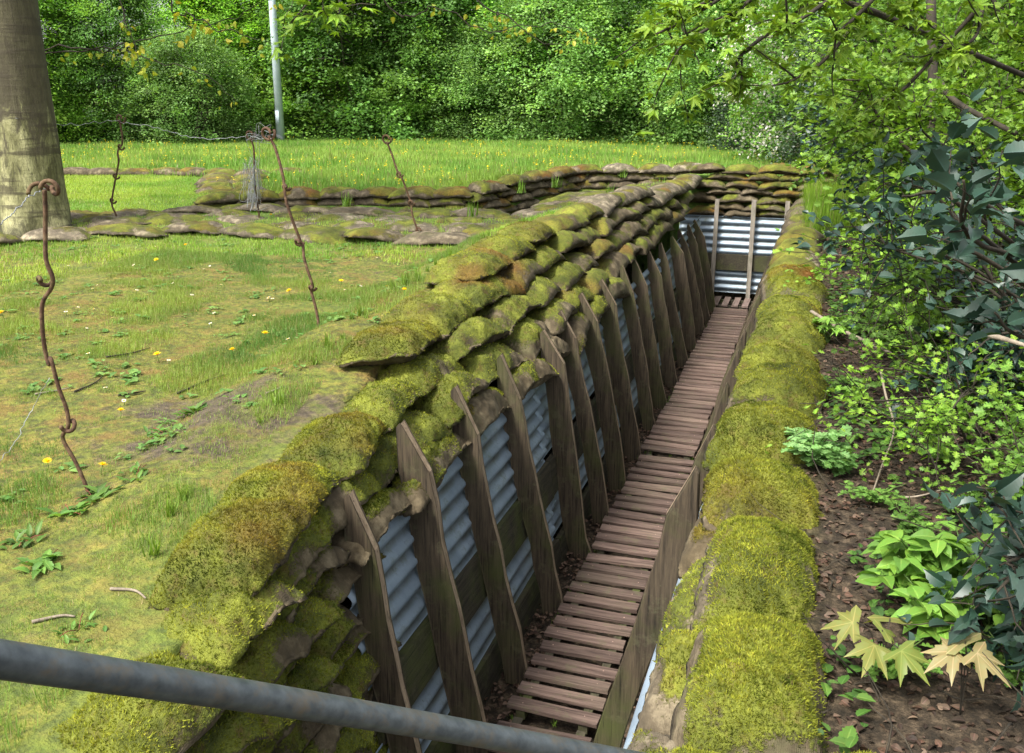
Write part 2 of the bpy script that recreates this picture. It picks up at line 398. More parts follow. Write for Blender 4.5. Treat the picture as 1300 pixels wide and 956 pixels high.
# ------------------------------------------------------------------ trench plan
MAIN = [(-1.62, 1.0), (-1.62, 13.6), (-1.62, 14.8), (-.62, 14.8), (-.62, 1.0)]
FARN = [(-1.62, 13.75), (-2.35, 13.9), (-3.05, 13.2), (-3.3, 11.5), (-4.06, 10.95), (-5.7, 10.75), (-7.0, 10.75), (-8.0, 10.0), (-9.0, 8.9)]   # near lip
FARF = [(-.3, 15.1), (-1.9, 15.1), (-2.85, 14.9), (-3.75, 14.4), (-4.15, 13.4), (-4.6, 12.15), (-5.6, 12.0), (-6.4, 12.0), (-7.4, 11.5), (-8.4, 10.8), (-9.6, 9.7)]
def in_poly(x, y, P):
    ins = np.zeros(np.shape(x), bool); n = len(P); j = n-1
    for i in range(n):
        xi, yi = P[i]; xj, yj = P[j]
        c = ((yi > y) != (yj > y)) & (x < (xj-xi)*(y-yi)/((yj-yi) if yj != yi else 1e-9)+xi); ins ^= c; j = i
    return ins
POLY2 = FARN+FARF[::-1]
def dist_poly(x, y, P):
    d = np.full(np.shape(x), 1e9)
    for (ax, ay), (bx, by) in zip(P[:-1], P[1:]):
        vx, vy = bx-ax, by-ay; t = np.clip(((x-ax)*vx+(y-ay)*vy)/(vx*vx+vy*vy+1e-9), 0, 1)
        d = np.minimum(d, np.hypot(x-ax-t*vx, y-ay-t*vy))
    return d
def ztop_left(y): return np.interp(y, [1.5, 2, 3.3, 4.6, 6.8, 10, 13, 14.6], [.1, .12, .2, .31, .43, .43, .38, .36])
def xtop_left(y): return np.interp(y, [1.0, 1.6, 2.35, 3, 3.8, 5, 8, 10, 12, 14.6], [-1.46, -1.48, -1.63, -1.83, -1.98, -2.18, -2.28, -2.2, -2.0, -1.8])
def ground_z(x, y):
    x = np.asarray(x, float); y = np.asarray(y, float)
    z = .05*(fbm(xyz(x*.5, y*.5), 2)-.5)+.05*(fbm(xyz(x*3, y*3, 5), 3)-.5)
    dc = np.abs(x-(xtop_left(y)-.45))
    z = z+(ztop_left(y)-.115)*np.exp(-(dc/.5)**4)*sstep(1.2, 2, y)*sstep(15.5, 14, y)
    z = z-.07*np.exp(-(dc/.55)**4)*sstep(3.0, 2.1, y)
    band = np.exp(-(dist_poly(x, y, [(-2.7, 13.9), (-2.7, 11), (-3.6, 10.2), (-5.5, 10.0), (-7.2, 9.7), (-8.6, 8.5)])/.75)**4)
    z = np.maximum(z, band*.12)
    band2 = np.exp(-(dist_poly(x, y, [(.3, 16.0), (-2.0, 16.0), (-3.1, 15.8), (-4.4, 15.0), (-4.9, 13.8)])/.7)**4)
    z = z+band2*.26
    band3 = np.exp(-(dist_poly(x, y, [(-5.2, 12.9), (-6.6, 12.9), (-8.0, 12.2), (-9.2, 11.3)])/.5)**4)
    z = z+band3*.08
    rb = sstep(-.1, .6, x)*sstep(15, 10, y)
    z = z+rb*(.06*(fbm(xyz(x*1.5, y*1.5, 9), 3)-.5)+.04*np.clip(x, 0, 3))
    z = z+sstep(.2, 1.2, x)*sstep(9, 13, y)*.15
    inside = in_poly(x, y, [(-1.72, .2)]+[(float(xtop_left(v))-.13, v) for v in (1.4, 2.2, 3, 3.8, 5, 8, 10, 12, 13.6)]+[(-1.76, 14.2), (-1.76, 15.0), (-.25, 15.0), (-.12, .2)]) | in_poly(x, y, POLY2)
    return np.where(inside, -1.66+.05*(fbm(xyz(x*5, y*5, 3), 2)-.5), z)
def seg(a, b, st): return list(np.arange(a, b-1e-6, st))
gx = sorted(set([round(v, 4) for v in [-600, -300, -150, -90, -60, -40, -30, -24, -20, -17, -15]+seg(-14, -5, .14)+seg(-5, 2, .055)+seg(2, 5, .2)+[5, 6, 8, 11, 16, 24, 40, 70, 150, 300, 600]]))
gy = sorted(set([round(v, 4) for v in [-600, -200, -80, -30, -12, -6, -3, -1]+seg(-.5, 8, .06)+seg(8, 17, .09)+seg(17, 30, .4)+[30, 32, 36, 44, 60, 90, 150, 300, 600]]))
GX, GY = np.meshgrid(np.array(gx), np.array(gy)); GZ = ground_z(GX, GY)
soilp = fbm(xyz(GX*.8, GY*.8, 2), 3)
near_lip = np.exp(-((GX-(xtop_left(GY)-.75))/.5)**2)*sstep(7, 4, GY)
bandm = np.exp(-(dist_poly(GX, GY, [(-2.7, 13.9), (-2.7, 11), (-3.6, 10.2), (-5.5, 10.0), (-7.2, 9.7), (-8.6, 8.5)])/.85)**4)
gsoil = np.clip(.02+.45*bandm+.16*near_lip+1.7*(soilp-.61)+.10*sstep(3.2, 1.8, GY)*sstep(-4.5, -3, GX), 0, 1)*(GX < 0)
glush = np.clip(sstep(7, 11, GY)*.8+.25*sstep(-4, -7, GX)+1.5*(fbm(xyz(GX*.6, GY*.6, 8), 2)-.55), 0, 1)
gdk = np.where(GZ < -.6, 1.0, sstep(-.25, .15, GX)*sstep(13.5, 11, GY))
gc = np.stack([gsoil, glush, gdk], -1).reshape(-1, 3)
nx, ny = len(gx), len(gy); idx = np.arange(nx*ny).reshape(ny, nx)
g = MB(); g.add(np.stack([GX, GY, GZ], -1).reshape(-1, 3), quads=np.stack([idx[:-1, :-1], idx[:-1, 1:], idx[1:, 1:], idx[1:, :-1]], -1).reshape(-1, 4), col=gc)
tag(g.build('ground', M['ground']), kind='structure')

# ------------------------------------------------------------------ sandbags
def pillow(L, W_, H, rs, nu, nv, sag=.02, rough_amp=.012):
    """a flattened sack: closed grid of two faces meeting in a seam"""
    u = np.linspace(-1, 1, nu); v = np.linspace(-1, 1, nv); U, V = np.meshgrid(u, v, indexing='ij')
    ex = 7.0; s = (np.abs(U)**ex+np.abs(V)**ex)**(1/ex); m = np.maximum(np.abs(U), np.abs(V)); k = np.where(s > 0, m/np.maximum(s, 1e-9), 1)
    X = U*k; Y = V*k; rad = m; fl = .91
    T = np.maximum(1-(np.minimum(rad/fl, 1))**2.8, 0)**.6
    e1, e2 = rs.uniform(.0, .45, 2); endt = np.where(U > 0, e1, e2)*sstep(.5, .95, np.abs(U)); T = T*(1-endt)
    Y = Y*(1-.08*sstep(.5, 1, np.abs(U))*rs.uniform(-.6, 1)); X = X*(1+.06*rs.uniform(-1, 1)*V)
    ripple = .5*np.sin(X*9+rs.uniform(0, 6))+.5*np.sin(Y*7+X*4+rs.uniform(0, 6)); lip = sstep(.84, 1, rad)*(ripple*.014-.012)
    th = .0035*(rad < .999)
    top = np.stack([X*L/2, Y*W_/2, T*H*.56+th+lip], -1); bot = np.stack([X*L/2, Y*W_/2, -T*H*.44-th+lip], -1)
    iT = np.arange(nu*nv).reshape(nu, nv); iB = iT+nu*nv
    for e in (iB,):
        e[0, :] = iT[0, :]; e[-1, :] = iT[-1, :]; e[:, 0] = iT[:, 0]; e[:, -1] = iT[:, -1]
    Vv = np.concatenate([top.reshape(-1, 3), bot.reshape(-1, 3)])
    q = lambda i, f: np.stack([i[:-1, :-1], i[1:, :-1], i[1:, 1:], i[:-1, 1:]], -1).reshape(-1, 4)[:, ::f]
    Q = np.concatenate([q(iT, 1), q(iB, -1)])
    used = np.zeros(len(Vv), bool); used[Q] = True; remap = np.cumsum(used)-1
    Vv = Vv[used]; Q = remap[Q]
    Vv[:, 2] -= sag*(Vv[:, 0]/(L/2))**2*1.4+sag*.6*(Vv[:, 1]/(W_/2))**2
    return Vv, Q
bag_count = 0
def add_bag(c, yaw, L, W_, H, moss, tone=.25, rusty=.2, roll=0.0, pitch=0.0, fine=1, sag=.02, fuzz=0, label='', group=''):
    global bag_count
    rs = np.random.RandomState(1000+bag_count); bag_count += 1
    nu, nv = [(14, 10), (26, 18), (46, 34)][fine]
    V, Q = pillow(L, W_, H, rs, nu, nv, sag)
    Rm = np.array(Matrix.Rotation(yaw, 3, 'Z') @ Matrix.Rotation(pitch, 3, 'Y') @ Matrix.Rotation(roll, 3, 'X'))
    V = V@Rm.T; c = np.asarray(c, float); Pw = V+c
    N0 = np.zeros_like(V); fn = np.cross(V[Q[:, 1]]-V[Q[:, 0]], V[Q[:, 3]]-V[Q[:, 0]])
    for i in range(4): np.add.at(N0, Q[:, i], fn)
    N0 /= np.linalg.norm(N0, axis=1, keepdims=True)+1e-12
    low = fbm(Pw*6+bag_count*3.1, 2)-.5; mid = fbm(Pw*20, 2)-.5
    V = V+N0*(low*.04+mid*.018)[:, None]+(fbm(Pw*2.3+bag_count*7.7, 2)-.5)[:, None]*np.array([.03, .03, .05])
    # creases across the sack
    if fine > 0:
        uL = V@Rm; cr_ = np.abs(fbm(np.stack([uL[:, 0]*9+bag_count, uL[:, 1]*26, uL[:, 2]*30], 1), 2)-.5)
        V = V-N0*(np.clip(.07-cr_, 0, 1)*.16)[:, None]
    Pw = V+c; up = N0[:, 2]
    mask = np.clip(moss*1.1+(up-.6)*.9+(fbm(Pw*4.5+9, 3)-.5)*2.0, 0, 1)*np.clip((up+.2)*1.8, 0, 1)
    rr = np.clip(rusty+(fbm(Pw*3.5+40, 3)-.52)*2.6*min(1, rusty*5), 0, 1)
    if fine > 0: V = V+N0*(mask*(.010+.038*(fbm(Pw*26, 2)-.4)))[:, None]
    tn = np.full(len(V), tone)
    mb = MB(); mb.add(V, quads=Q, col=np.stack([mask, rr, tn], 1))
    o = mb.build('sandbag', M['bag']); o.location = c
    tag(o, label, 'sandbag', group)
    if fuzz:
        fuzz = int(fuzz*1.9)
        A = np.linalg.norm(fn, axis=1); up_f = (fn[:, 2]/(A+1e-12)); mf = mask[Q].mean(1)
        w = A*np.clip(mf-.35, 0, 1)*np.clip(up_f+.25, 0, 1)
        if w.sum() > 0:
            k = rs.choice(len(Q), fuzz, p=w/w.sum()); ab = rs.rand(fuzz, 2)
            P4 = V[Q[k]]; pos = (P4[:, 0]*(1-ab[:, :1])+P4[:, 1]*ab[:, :1])*(1-ab[:, 1:])+(P4[:, 3]*(1-ab[:, :1])+P4[:, 2]*ab[:, :1])*ab[:, 1:]
            nrm = fn[k]/(A[k][:, None]+1e-12)
            fw = nrm*.9+rnd_dirs(rs, fuzz)*.75+np.array([0, 0, .2]); upv = rnd_dirs(rs, fuzz)
            pw = pos+c; t1 = .55*fbm(pw*7+3, 2)[:, None]+.45*fbm(pw*38+3, 2)[:, None]; r1 = rr[Q[k]].mean(1)[:, None]
            cl = np.clip((t1-.3)*2.4, 0, 1); col = np.array([.05, .075, .01])*(1-cl)+np.array([.29, .32, .04])*cl
            col = col*(1-r1)+np.array([.22, .095, .025])*r1; col = col*(1+rs.uniform(-.3, .3, (fuzz, 1)))
            sz = rs.uniform(.006, .0165, fuzz)
            fz = MB(); fz.scatter(*BL1, pos-nrm*.003, fw, upv, np.stack([sz*.38, sz, sz], 1), col)
            fz.build('moss', M['moss_fuzz'], o, smooth=False)
    return o
rs = np.random.RandomState(5)
# left parapet, courses climbing away from the face
course_n = {}
for k in range(-8, 5):
    zc = -.12+.138*k+.069
    y = (1.35 if k < 0 else 1.5)+(.22 if k % 2 else 0)
    cnt = 0
    while y < 14.5:
        L = rs.uniform(.58, .9) if y > 3 else rs.uniform(.45, .6)
        ym = y+L/2; zt = float(ztop_left(ym))
        y += L*.93
        ztk = zc+.069
        if k < -1 and ym > 3.14: continue
        if k == -1 and ym > 8.4: continue
        if ztk > zt+.03: continue
        crest = ztk+.138 > zt+.03
        if not crest and ym > 13.6: continue
        t_ = np.clip((zc+.1)/(zt+.05), 0, 1) if zc > -.1 else 0
        xb = float(np.interp(ym, [1, 1.9, 2.9], [-1.42, -1.5, -1.74]))
        xf = xb*(1-t_)+float(xtop_left(ym))*t_
        if k < -1: xf = xb+(-zc-.1)*.10
        Wd = (.5 if crest else .42)+rs.uniform(-.05, .03)
        if crest and ym < 3.6: Wd = .40
        if k == -1 and ym > 3: Wd = .24; xf = -1.70
        H = .175 if crest else .165
        if ym < 3.6: H = .14
        fine = 2 if ym < 6.5 else (1 if ym < 11 else 0)
        far = ym > 8.6
        mossv = (.88 if crest else .54)*(1 if ym < 8.6 else .7)+rs.uniform(-.18, .1)
        if k < 0: mossv = rs.uniform(.2, .5)
        if k == -1 and ym > 3: mossv = rs.uniform(.05, .35)
        if ym > 9.8 and crest: mossv = .12
        tone = rs.uniform(.35, .7) if (crest and ym > 9.3) else rs.uniform(.0, .14)
        rusty = rs.uniform(.05, .22) if crest else rs.choice([0, 0, .15])
        yaw = PI/2+rs.normal(0, .07)+(-math.atan2(float(xtop_left(ym+.2)-xtop_left(ym-.2)), .4)*t_ if True else 0)
        roll = -rs.uniform(.0, .42)*(1 if not crest else .45)
        side = 'top course' if crest else (ordn(abs(k)-1)+' row below the turf' if k < 0 else ordn(k)+' row above the turf')
        kk = 'T' if crest else k; course_n[kk] = course_n.get(kk, -1)+1
        look = ('thickly moss covered' if mossv > .7 else 'moss patched' if mossv > .35 else 'bare grey brown')
        add_bag((xf-Wd/2+.03+rs.uniform(-.02, .02), ym, zc+(.0 if crest else 0)+rs.uniform(-.016, .012)), yaw, L*rs.uniform(1.02, 1.16), Wd, H, mossv, tone, rusty, roll,
                rs.normal(0, .07), fine, .042 if not crest else .02,
                fuzz=(7000 if crest else 3200) if ym < 5 else ((3200 if crest else 1200) if ym < 8 else 0),
                label='%s sandbag, %s from front in %s, left wall' % (look, ordn(course_n[kk]), side), group='sandbags of the left trench wall')
# right parapet crest: long moss covered bags
y = 1.35; i = 0
while y < 13.9:
    L = .70*rs.uniform(.75, 1.2); ym = y+L/2; y += L*.95
    mossv = rs.uniform(.5, .85) if ym < 9 else (.5 if ym < 11 else .15)
    add_bag(((-.075 if ym < 3.6 else -.135)+rs.uniform(-.025, .025)-(.04 if ym > 8 else 0), ym, .02+rs.uniform(-.035, .03)), PI/2+rs.normal(0, .1), L*1.01, .41 if ym < 3.6 else .5, .205, mossv, rs.uniform(.1, .6), rs.choice([.0, .05, .22]), rs.uniform(-.1, .12),
            rs.uniform(-.08, .08), 2 if ym < 6.5 else (1 if ym < 10 else 0), .055, fuzz=13000 if ym < 5 else (6000 if ym < 8.5 else 0),
            label='%s sandbag, %s from front along the right wall crest' % ('thickly yellow green mossed' if mossv > .6 else 'grey patchy mossed', ordn(i)), group='crest sandbags of the right trench wall')
    i += 1
for k in range(5):
    y = 1.3+(.25 if k % 2 else 0); i = 0; zc = -.13-.13*k
    while y < (3.5 if k > 1 else 13.5):
        L = rs.uniform(.45, .6); ym = y+L/2; y += L*.94
        add_bag((-.235-.005*k+rs.uniform(-.02, .02), ym, zc), PI/2+rs.normal(0, .08), L*1.08, .34, .17, rs.uniform(.25, .6), rs.uniform(0, .5), rs.choice([0, .08, .2]), rs.uniform(-.25, 0),
                rs.uniform(-.1, .1), 2 if ym < 5 else 0, .022, fuzz=1800 if ym < 4.5 else 0,
                label='damp stained sandbag, %s from front in %s row under the right crest' % (ordn(i), ordn(k)), group='face sandbags of the right trench wall')
        i += 1
add_bag((.16, 2.02, -.02), .35, .42, .3, .16, .35, .9, .1, .0, .05, 2, .02, fuzz=1500, label='pale rounded bare topped sandbag at the foot of the near right crest', group='crest sandbags of the right trench wall')
# end wall above the iron
for k in range(7):
    z = -.27+.112*k; x = -2.0+(.28 if k % 2 else 0); i = 0
    while x < (-.15 if k > 2 else -.45):
        L = rs.uniform(.46, .7); xm = x+L/2; x += L*.96
        add_bag((xm, 14.98+.02*k+(.06 if k == 6 else 0)+rs.uniform(-.02, .02), z+rs.uniform(-.012, .012)), rs.normal(0, .05), L*1.08, .36 if k < 6 else .5, .135, rs.uniform(.3, .6), rs.uniform(0, .4), rs.choice([.05, .2]), -rs.uniform(.0, .25),
                rs.uniform(-.05, .05), 1, .028, label='brown sagging sandbag, %s from left, %s row over the end wall iron' % (ordn(i), ordn(k)), group='sandbags of the end wall')
        i += 1
# far parapet running left
def along(P, st, off=0):
    P = np.array(P, float); D = np.r_[0, np.cumsum(np.linalg.norm(np.diff(P, axis=0), axis=1))]; out = []; s_ = off
    while s_ < D[-1]:
        x = np.interp(s_, D, P[:, 0]); y_ = np.interp(s_, D, P[:, 1]); x2 = np.interp(min(s_+.1, D[-1]), D, P[:, 0]); y2 = np.interp(min(s_+.1, D[-1]), D, P[:, 1])
        x1 = np.interp(max(s_-.1, 0), D, P[:, 0]); y1 = np.interp(max(s_-.1, 0), D, P[:, 1])
        out.append((x, y_, math.atan2(y2-y1, x2-x1), s_)); s_ += st*rs.uniform(.9, 1.1)
    return out
FP = [(-2.05, 15.35), (-2.85, 15.15), (-3.75, 14.75), (-4.2, 13.7), (-4.7, 12.45), (-5.6, 12.25), (-6.4, 12.25), (-7.4, 11.75), (-8.3, 10.95)]
for k in range(5):
    i = 0
    for (x, y, a, s_) in along(FP, .56, .27*(k % 2)):
        h = np.interp(s_, [0, 2, 3.6, 4.6, 9], [.43, .4, .34, .24, .16]); z = h-.06-.115*k
        sl_ = .03*k
        nx_, ny_ = -math.sin(a), math.cos(a)
        if ny_ > 0 or abs(ny_) < .2: pass
        # pull lower courses in towards the trench (to the near side)
        x2, y2 = x+.3*sl_, y-sl_
        if k > 2 and s_ > 5: continue
        add_bag((x2, y2, z), a+rs.normal(0, .06), .64 if s_ < 5 else .7, .42 if k == 0 else .34, .15, rs.uniform(.2, .65) if s_ > 1.2 else .2, .3 if k else (.85 if s_ < 1.4 else .3), rs.choice([.08, .25]), rs.uniform(-.1, .1), 0, 1 if k < 3 else 0, .015,
                label='brown mossy sandbag, %s from trench end, %s row down of far parapet' % (ordn(i), ordn(k)), group='sandbags of the far parapet')
        i += 1
# flattened grey bags on the near parapet of the far trench and on the corner
i = 0
def flat_ok(x, y): return not in_poly(np.array([x]), np.array([y]), POLY2)[0]
flat = []
for r_, off in enumerate([.1, .5, .9, 1.35]):
    P = [(-2.25-off*.0, 0)]
    base = [(-3.3, 11.3), (-4.1, 10.7), (-5.7, 10.5), (-7.0, 10.5), (-8.0, 9.75), (-9.0, 8.7)]
    for (x, y, a, s_) in along([(bx+.12*off, by-off) for bx, by in base], .74, .3*(r_ % 2)): flat.append((x, y, a, .1+.04*(off < .4)+(.03 if off > 1 else .05)))
for yy in np.arange(11.3, 14.0, .48):
    for xx in (-2.75, -3.2) if yy < 13.0 else (-2.5,): flat.append((xx+rs.uniform(-.06, .06), yy, rs.uniform(-.4, .4), np.interp(yy, [11, 14], [.17, .24])))
for (x, y, a, z) in flat:
    gz = z
    add_bag((x, y, gz-.06+rs.uniform(-.02, .012)), a+rs.normal(0, .3), rs.uniform(.75, 1.05), rs.uniform(.5, .66), .10, rs.uniform(-.1, .36), rs.uniform(.35, .8), rs.choice([.0, .12]), rs.normal(0, .07), rs.normal(0, .05), 1, .02,
            label='flattened grey sandbag, %s from right among those paving the bank beyond the lawn' % ordn(i), group='flattened sandbags on the far bank')
    i += 1
# old trench line further back
i = 0
BK = [(-14.8, 13.9), (-14.1, 14.5), (-12.24, 15.2), (-10.5, 15.25), (-9.35, 16.2)]
for (x, y, a, s_) in along(BK, .62):
    add_bag((x, y, .05), a+rs.normal(0, .08), .8, .4, .17, rs.uniform(.1, .4), .2, .15, 0, 0, 0, .015, label='dark weathered sandbag, %s from left in the low row behind the trunk' % ordn(i), group='low row of sandbags in the far grass'); i += 1
i = 0
for (x, y, a, s_) in along([(-10.3, 14.9), (-9.6, 13.7), (-8.9, 12.8), (-8.3, 11.9)], .5):
    for dx in (-.3, .3):
        add_bag((x+dx, y, .06), a+.9+rs.normal(0, .2), .7, .42, .17, rs.uniform(.1, .5), .3, .15, 0, 0, 0, .015, label='greenish sandbag, %s along the link between low row and far parapet' % ordn(i), group='sandbags of the linking bank'); i += 1
# ------------------------------------------------------------------ timber uprights (edge-on planks with a slanted top)
def upright(side, y, ztop, i):
    w = .138+.02*math.sin(i*2.3+side); th = .05
    if side > 0: w = .132 if i == 0 else .098
    if side < 0: xb_t, xf_b = -1.765, -1.37
    else: xb_t, xf_b = -.40, (-.835 if i == 0 else -.86)
    s_ = -side  # direction from wall to trench along x: left wall +1
    s_ = 1 if side < 0 else -1
    zt = ztop; zb = -1.64
    xf_t = xb_t+s_*w
    rs2 = np.random.RandomState(300+i+(50 if side > 0 else 0))
    cut = .24+rs2.uniform(-.05, .05)
    def fx(z): return xf_t+(xf_b-xf_t)*((zt-cut)-z)/((zt-cut)-(-1.55))
    nseg = 10; pts = []
    zs = np.linspace(zb, zt-cut, nseg)
    V = []
    for z in zs:
        a = fx(z); V.append((a, z)); V.append((a-s_*w, z))
    V.append((xb_t+s_*.012, zt)); V.append((xb_t-s_*.004, zt-.02))
    V = np.array(V)
    V[2:-2] += rs2.normal(0, .004, V[2:-2].shape); V[:, 0] += .02*np.sin(V[:, 1]*rs2.uniform(1, 3)+rs2.uniform(0, 6))*(V[:, 1] > -1.5)
    n = len(V); o = np.array([V[0, 0], y, zb])
    F3 = np.concatenate([np.stack([V[:, 0], np.full(n, y-th/2), V[:, 1]], 1), np.stack([V[:, 0], np.full(n, y+th/2), V[:, 1]], 1)])
    Q = []
    for j in range(nseg):
        a, b, c_, d = 2*j, 2*j+1, 2*j+3, 2*j+2
        f = [a, b, c_, d]; 
        Q.append(f if s_ < 0 else f[::-1]); f2 = [q+n for q in f]; Q.append(f2[::-1] if s_ < 0 else f2)
        Q.append([a, d, d+n, a+n]); Q.append([b, b+n, c_+n, c_])
    Q.append([n-2, n-1, 2*n-1, 2*n-2]); Q.append([0, n, n+1, 1])
    mb = MB(); mb.add(F3, quads=Q)
    nm = 'left' if side < 0 else 'right'
    ob = mb.build('timber_upright', M['upright'], smooth=False, origin=o)
    bv = ob.modifiers.new('b', 'BEVEL'); bv.width = .005; bv.segments = 1; bv.limit_method = 'ANGLE'; bv.angle_limit = R_(40)
    tag(ob, 'weathered slant topped plank upright, %s from front, %s trench wall' % (ordn(i), nm), 'post', 'timber uprights along the %s trench wall' % nm)
    # pale strip painting in the light on the sawn slope and front edge
    sp = MB(); pth = [tuple(q_) for q_ in V[0:-2:2]]+[tuple(V[-2])]
    for (x0, z0), (x1, z1) in zip(pth[:-1], pth[1:]):
        nx_, nz_ = (z1-z0), -(x1-x0); l = math.hypot(nx_, nz_); nx_, nz_ = nx_/l*.003*s_, nz_/l*.003*s_
        a = .017
        yo0 = np.interp(z0, [zb, zt], [0, 0]); 
        sp.add([(x0+nx_, y-a, z0+nz_), (x0+nx_, y+a, z0+nz_), (x1+nx_, y+a, z1+nz_), (x1+nx_, y-a, z1+nz_)], quads=[(0, 1, 2, 3)])
    sp.build('lit_edge_strip', M['lit_edge'], ob, smooth=False, origin=None).location = tuple(-o)
    return ob
LY = [(3.13, .04), (3.71, .14), (4.4, .1), (5.15, .07), (5.95, .03), (6.5, .04), (7.15, .04), (7.84, .02), (8.64, .0), (9.34, -.06), (10.1, -.1), (10.9, -.13), (11.7, -.17), (12.5, -.2), (13.2, -.22), (13.9, -.25)]
for i, (y, z) in enumerate(LY): upright(-1, y, z, i)
RY = [3.71, 4.4, 5.15, 5.95, 6.5, 7.15, 7.84, 8.64, 9.34, 10.1, 10.9, 11.7, 12.5, 13.2]
for i, y in enumerate(RY): upright(1, y, .1 if y < 4.2 else .05-.02*(y-4.2), i)
# ------------------------------------------------------------------ corrugated iron and wall boards
def wall_x(side, z):      # back edge of the uprights
    if side < 0: return np.interp(z, [-1.6, .1], [-1.56, -1.79])
    return np.interp(z, [-1.6, .1], [-.66, -.37])
def sheet(side, y0, y1, z0, z1, i, row):
    nz = int((z1-z0)/.008); ny_ = max(6, int((y1-y0)/.08)); zz = np.linspace(z0, z1, nz); yy = np.linspace(y0, y1, ny_)
    Z, Y = np.meshgrid(zz, yy, indexing='ij')
    X = wall_x(side, Z)+(.0165*np.sin(Z*2*PI/.115))-.016*(1 if side < 0 else -1)+(fbm(xyz(Y*.8, Z*1.2, 4+i), 2)-.5)*.02
    X = X-(.012 if i % 2 else 0)*(1 if side < 0 else -1)
    Z2 = Z+(Y-y0)*(.01 if i % 2 else -.008)
    ii = np.arange(nz*ny_).reshape(nz, ny_)
    q = np.stack([ii[:-1, :-1], ii[:-1, 1:], ii[1:, 1:], ii[1:, :-1]], -1).reshape(-1, 4)
    th = .004*(1 if side > 0 else -1)
    P = np.stack([X, Y, Z2], -1).reshape(-1, 3); P2 = P+np.array([th, 0, 0]); n = len(P)
    vm = np.clip(-np.sin(Z*2*PI/.115)*(1 if side < 0 else -1), 0, 1).reshape(-1); vm = np.concatenate([vm, vm]); mb = MB(); mb.add(np.concatenate([P, P2]), quads=np.concatenate([q, (q+n)[:, ::-1]]), col=np.stack([vm, vm, vm], 1))  # vm: valley mask carrying dirt and painted rib shade
    edge = lambda e: np.stack([e[:-1], e[1:], e[1:]+n, e[:-1]+n], 1)
    mb.q.append(np.concatenate([edge(ii[0]), edge(ii[-1]), edge(ii[:, 0]), edge(ii[:, -1])]))
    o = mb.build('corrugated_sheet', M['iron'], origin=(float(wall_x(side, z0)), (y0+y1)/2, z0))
    tag(o, 'blue grey corrugated sheet, %s row behind the %s uprights, %s from front' % (row, 'left' if side < 0 else 'right', ordn(i)), 'iron sheet', 'corrugated sheets lining the %s wall' % ('left' if side < 0 else 'right'))
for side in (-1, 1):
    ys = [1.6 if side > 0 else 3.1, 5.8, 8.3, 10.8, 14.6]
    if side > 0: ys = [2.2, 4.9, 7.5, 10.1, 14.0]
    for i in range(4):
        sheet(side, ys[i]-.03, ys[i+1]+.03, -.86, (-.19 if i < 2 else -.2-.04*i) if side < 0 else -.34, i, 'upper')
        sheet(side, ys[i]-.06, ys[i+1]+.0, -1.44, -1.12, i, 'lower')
        for j, (za, zb_) in enumerate([(-1.13, -.87), (-1.66, -1.45)]):
            zc = (za+zb_)/2; x = float(wall_x(side, zc))+(.0 if side < 0 else 0)
            b = MB(); b.box((0, 0, 0), (.035, ys[i+1]-ys[i]-.015, zb_-za), jit=.004)
            o = b.build('wall_board', M['board'], smooth=False); o.location = (x, (ys[i]+ys[i+1])/2, zc); o.rotation_euler = (0, (-.13 if side < 0 else .17), R_(rs.uniform(-.2, .2)))
            tag(o, 'dark damp horizontal board, %s along the %s of the %s trench wall' % (ordn(i), 'middle' if j == 0 else 'foot', 'left' if side < 0 else 'right'), 'board', 'horizontal boards on the %s trench wall' % ('left' if side < 0 else 'right'))
# end wall: sheets, board, three pale posts
def end_sheet(z0, z1, lab):
    nz = int((z1-z0)/.012); zz = np.linspace(z0, z1, nz); xx = np.linspace(-2.1, -.36, 26); Z, X = np.meshgrid(zz, xx, indexing='ij')
    Y = 14.78+(Z+1.5)*.04+.017*np.sin(Z*2*PI/.1145+1)+(fbm(xyz(X*1.5, Z, 2), 2)-.5)*.02
    ii = np.arange(nz*26).reshape(nz, 26); q = np.stack([ii[:-1, :-1], ii[:-1, 1:], ii[1:, 1:], ii[1:, :-1]], -1).reshape(-1, 4)
    P = np.stack([X, Y, Z], -1).reshape(-1, 3); n = len(P); vm = np.clip(np.sin(Z*2*PI/.1145+1), 0, 1).reshape(-1); vm = np.concatenate([vm, vm]); mb = MB(); mb.add(np.concatenate([P, P+np.array([0, .004, 0])]), quads=np.concatenate([q, (q+n)[:, ::-1]]), col=np.stack([vm, vm, vm], 1))  # same valley mask, dirt and painted shade between the ribs
    edge = lambda e: np.stack([e[:-1], e[1:], e[1:]+n, e[:-1]+n], 1)
    mb.q.append(np.concatenate([edge(ii[0]), edge(ii[-1]), edge(ii[:, 0]), edge(ii[:, -1])]))
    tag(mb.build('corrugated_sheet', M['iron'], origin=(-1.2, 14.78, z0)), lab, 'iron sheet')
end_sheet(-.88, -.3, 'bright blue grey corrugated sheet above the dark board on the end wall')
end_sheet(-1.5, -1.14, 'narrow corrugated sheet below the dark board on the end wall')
b = MB(); b.box((0, 0, 0), (1.7, .04, .25), jit=.003); o = b.build('wall_board', bpy.data.materials['board_timber'], smooth=False); o.location = (-1.23, 14.76, -1.01)
tag(o, 'dark horizontal board between the two iron sheets of the end wall', 'board')
for nm, x, zt in (('left', -1.52, -.03), ('middle', -.965, -.02), ('right', -.47, -.02)):
    b = MB(); b.box((0, 0, (zt+1.6)/2), (.065, .05, zt+1.6), jit=.004)
    o = b.build('wall_post', M['pale_post'], smooth=False); o.location = (x, 14.69, -1.6); o.rotation_euler = (R_(-2), 0, R_(3))
    tag(o, 'thin pale grey post, %s of the three standing against the end wall' % nm, 'post', 'pale posts on the end wall')

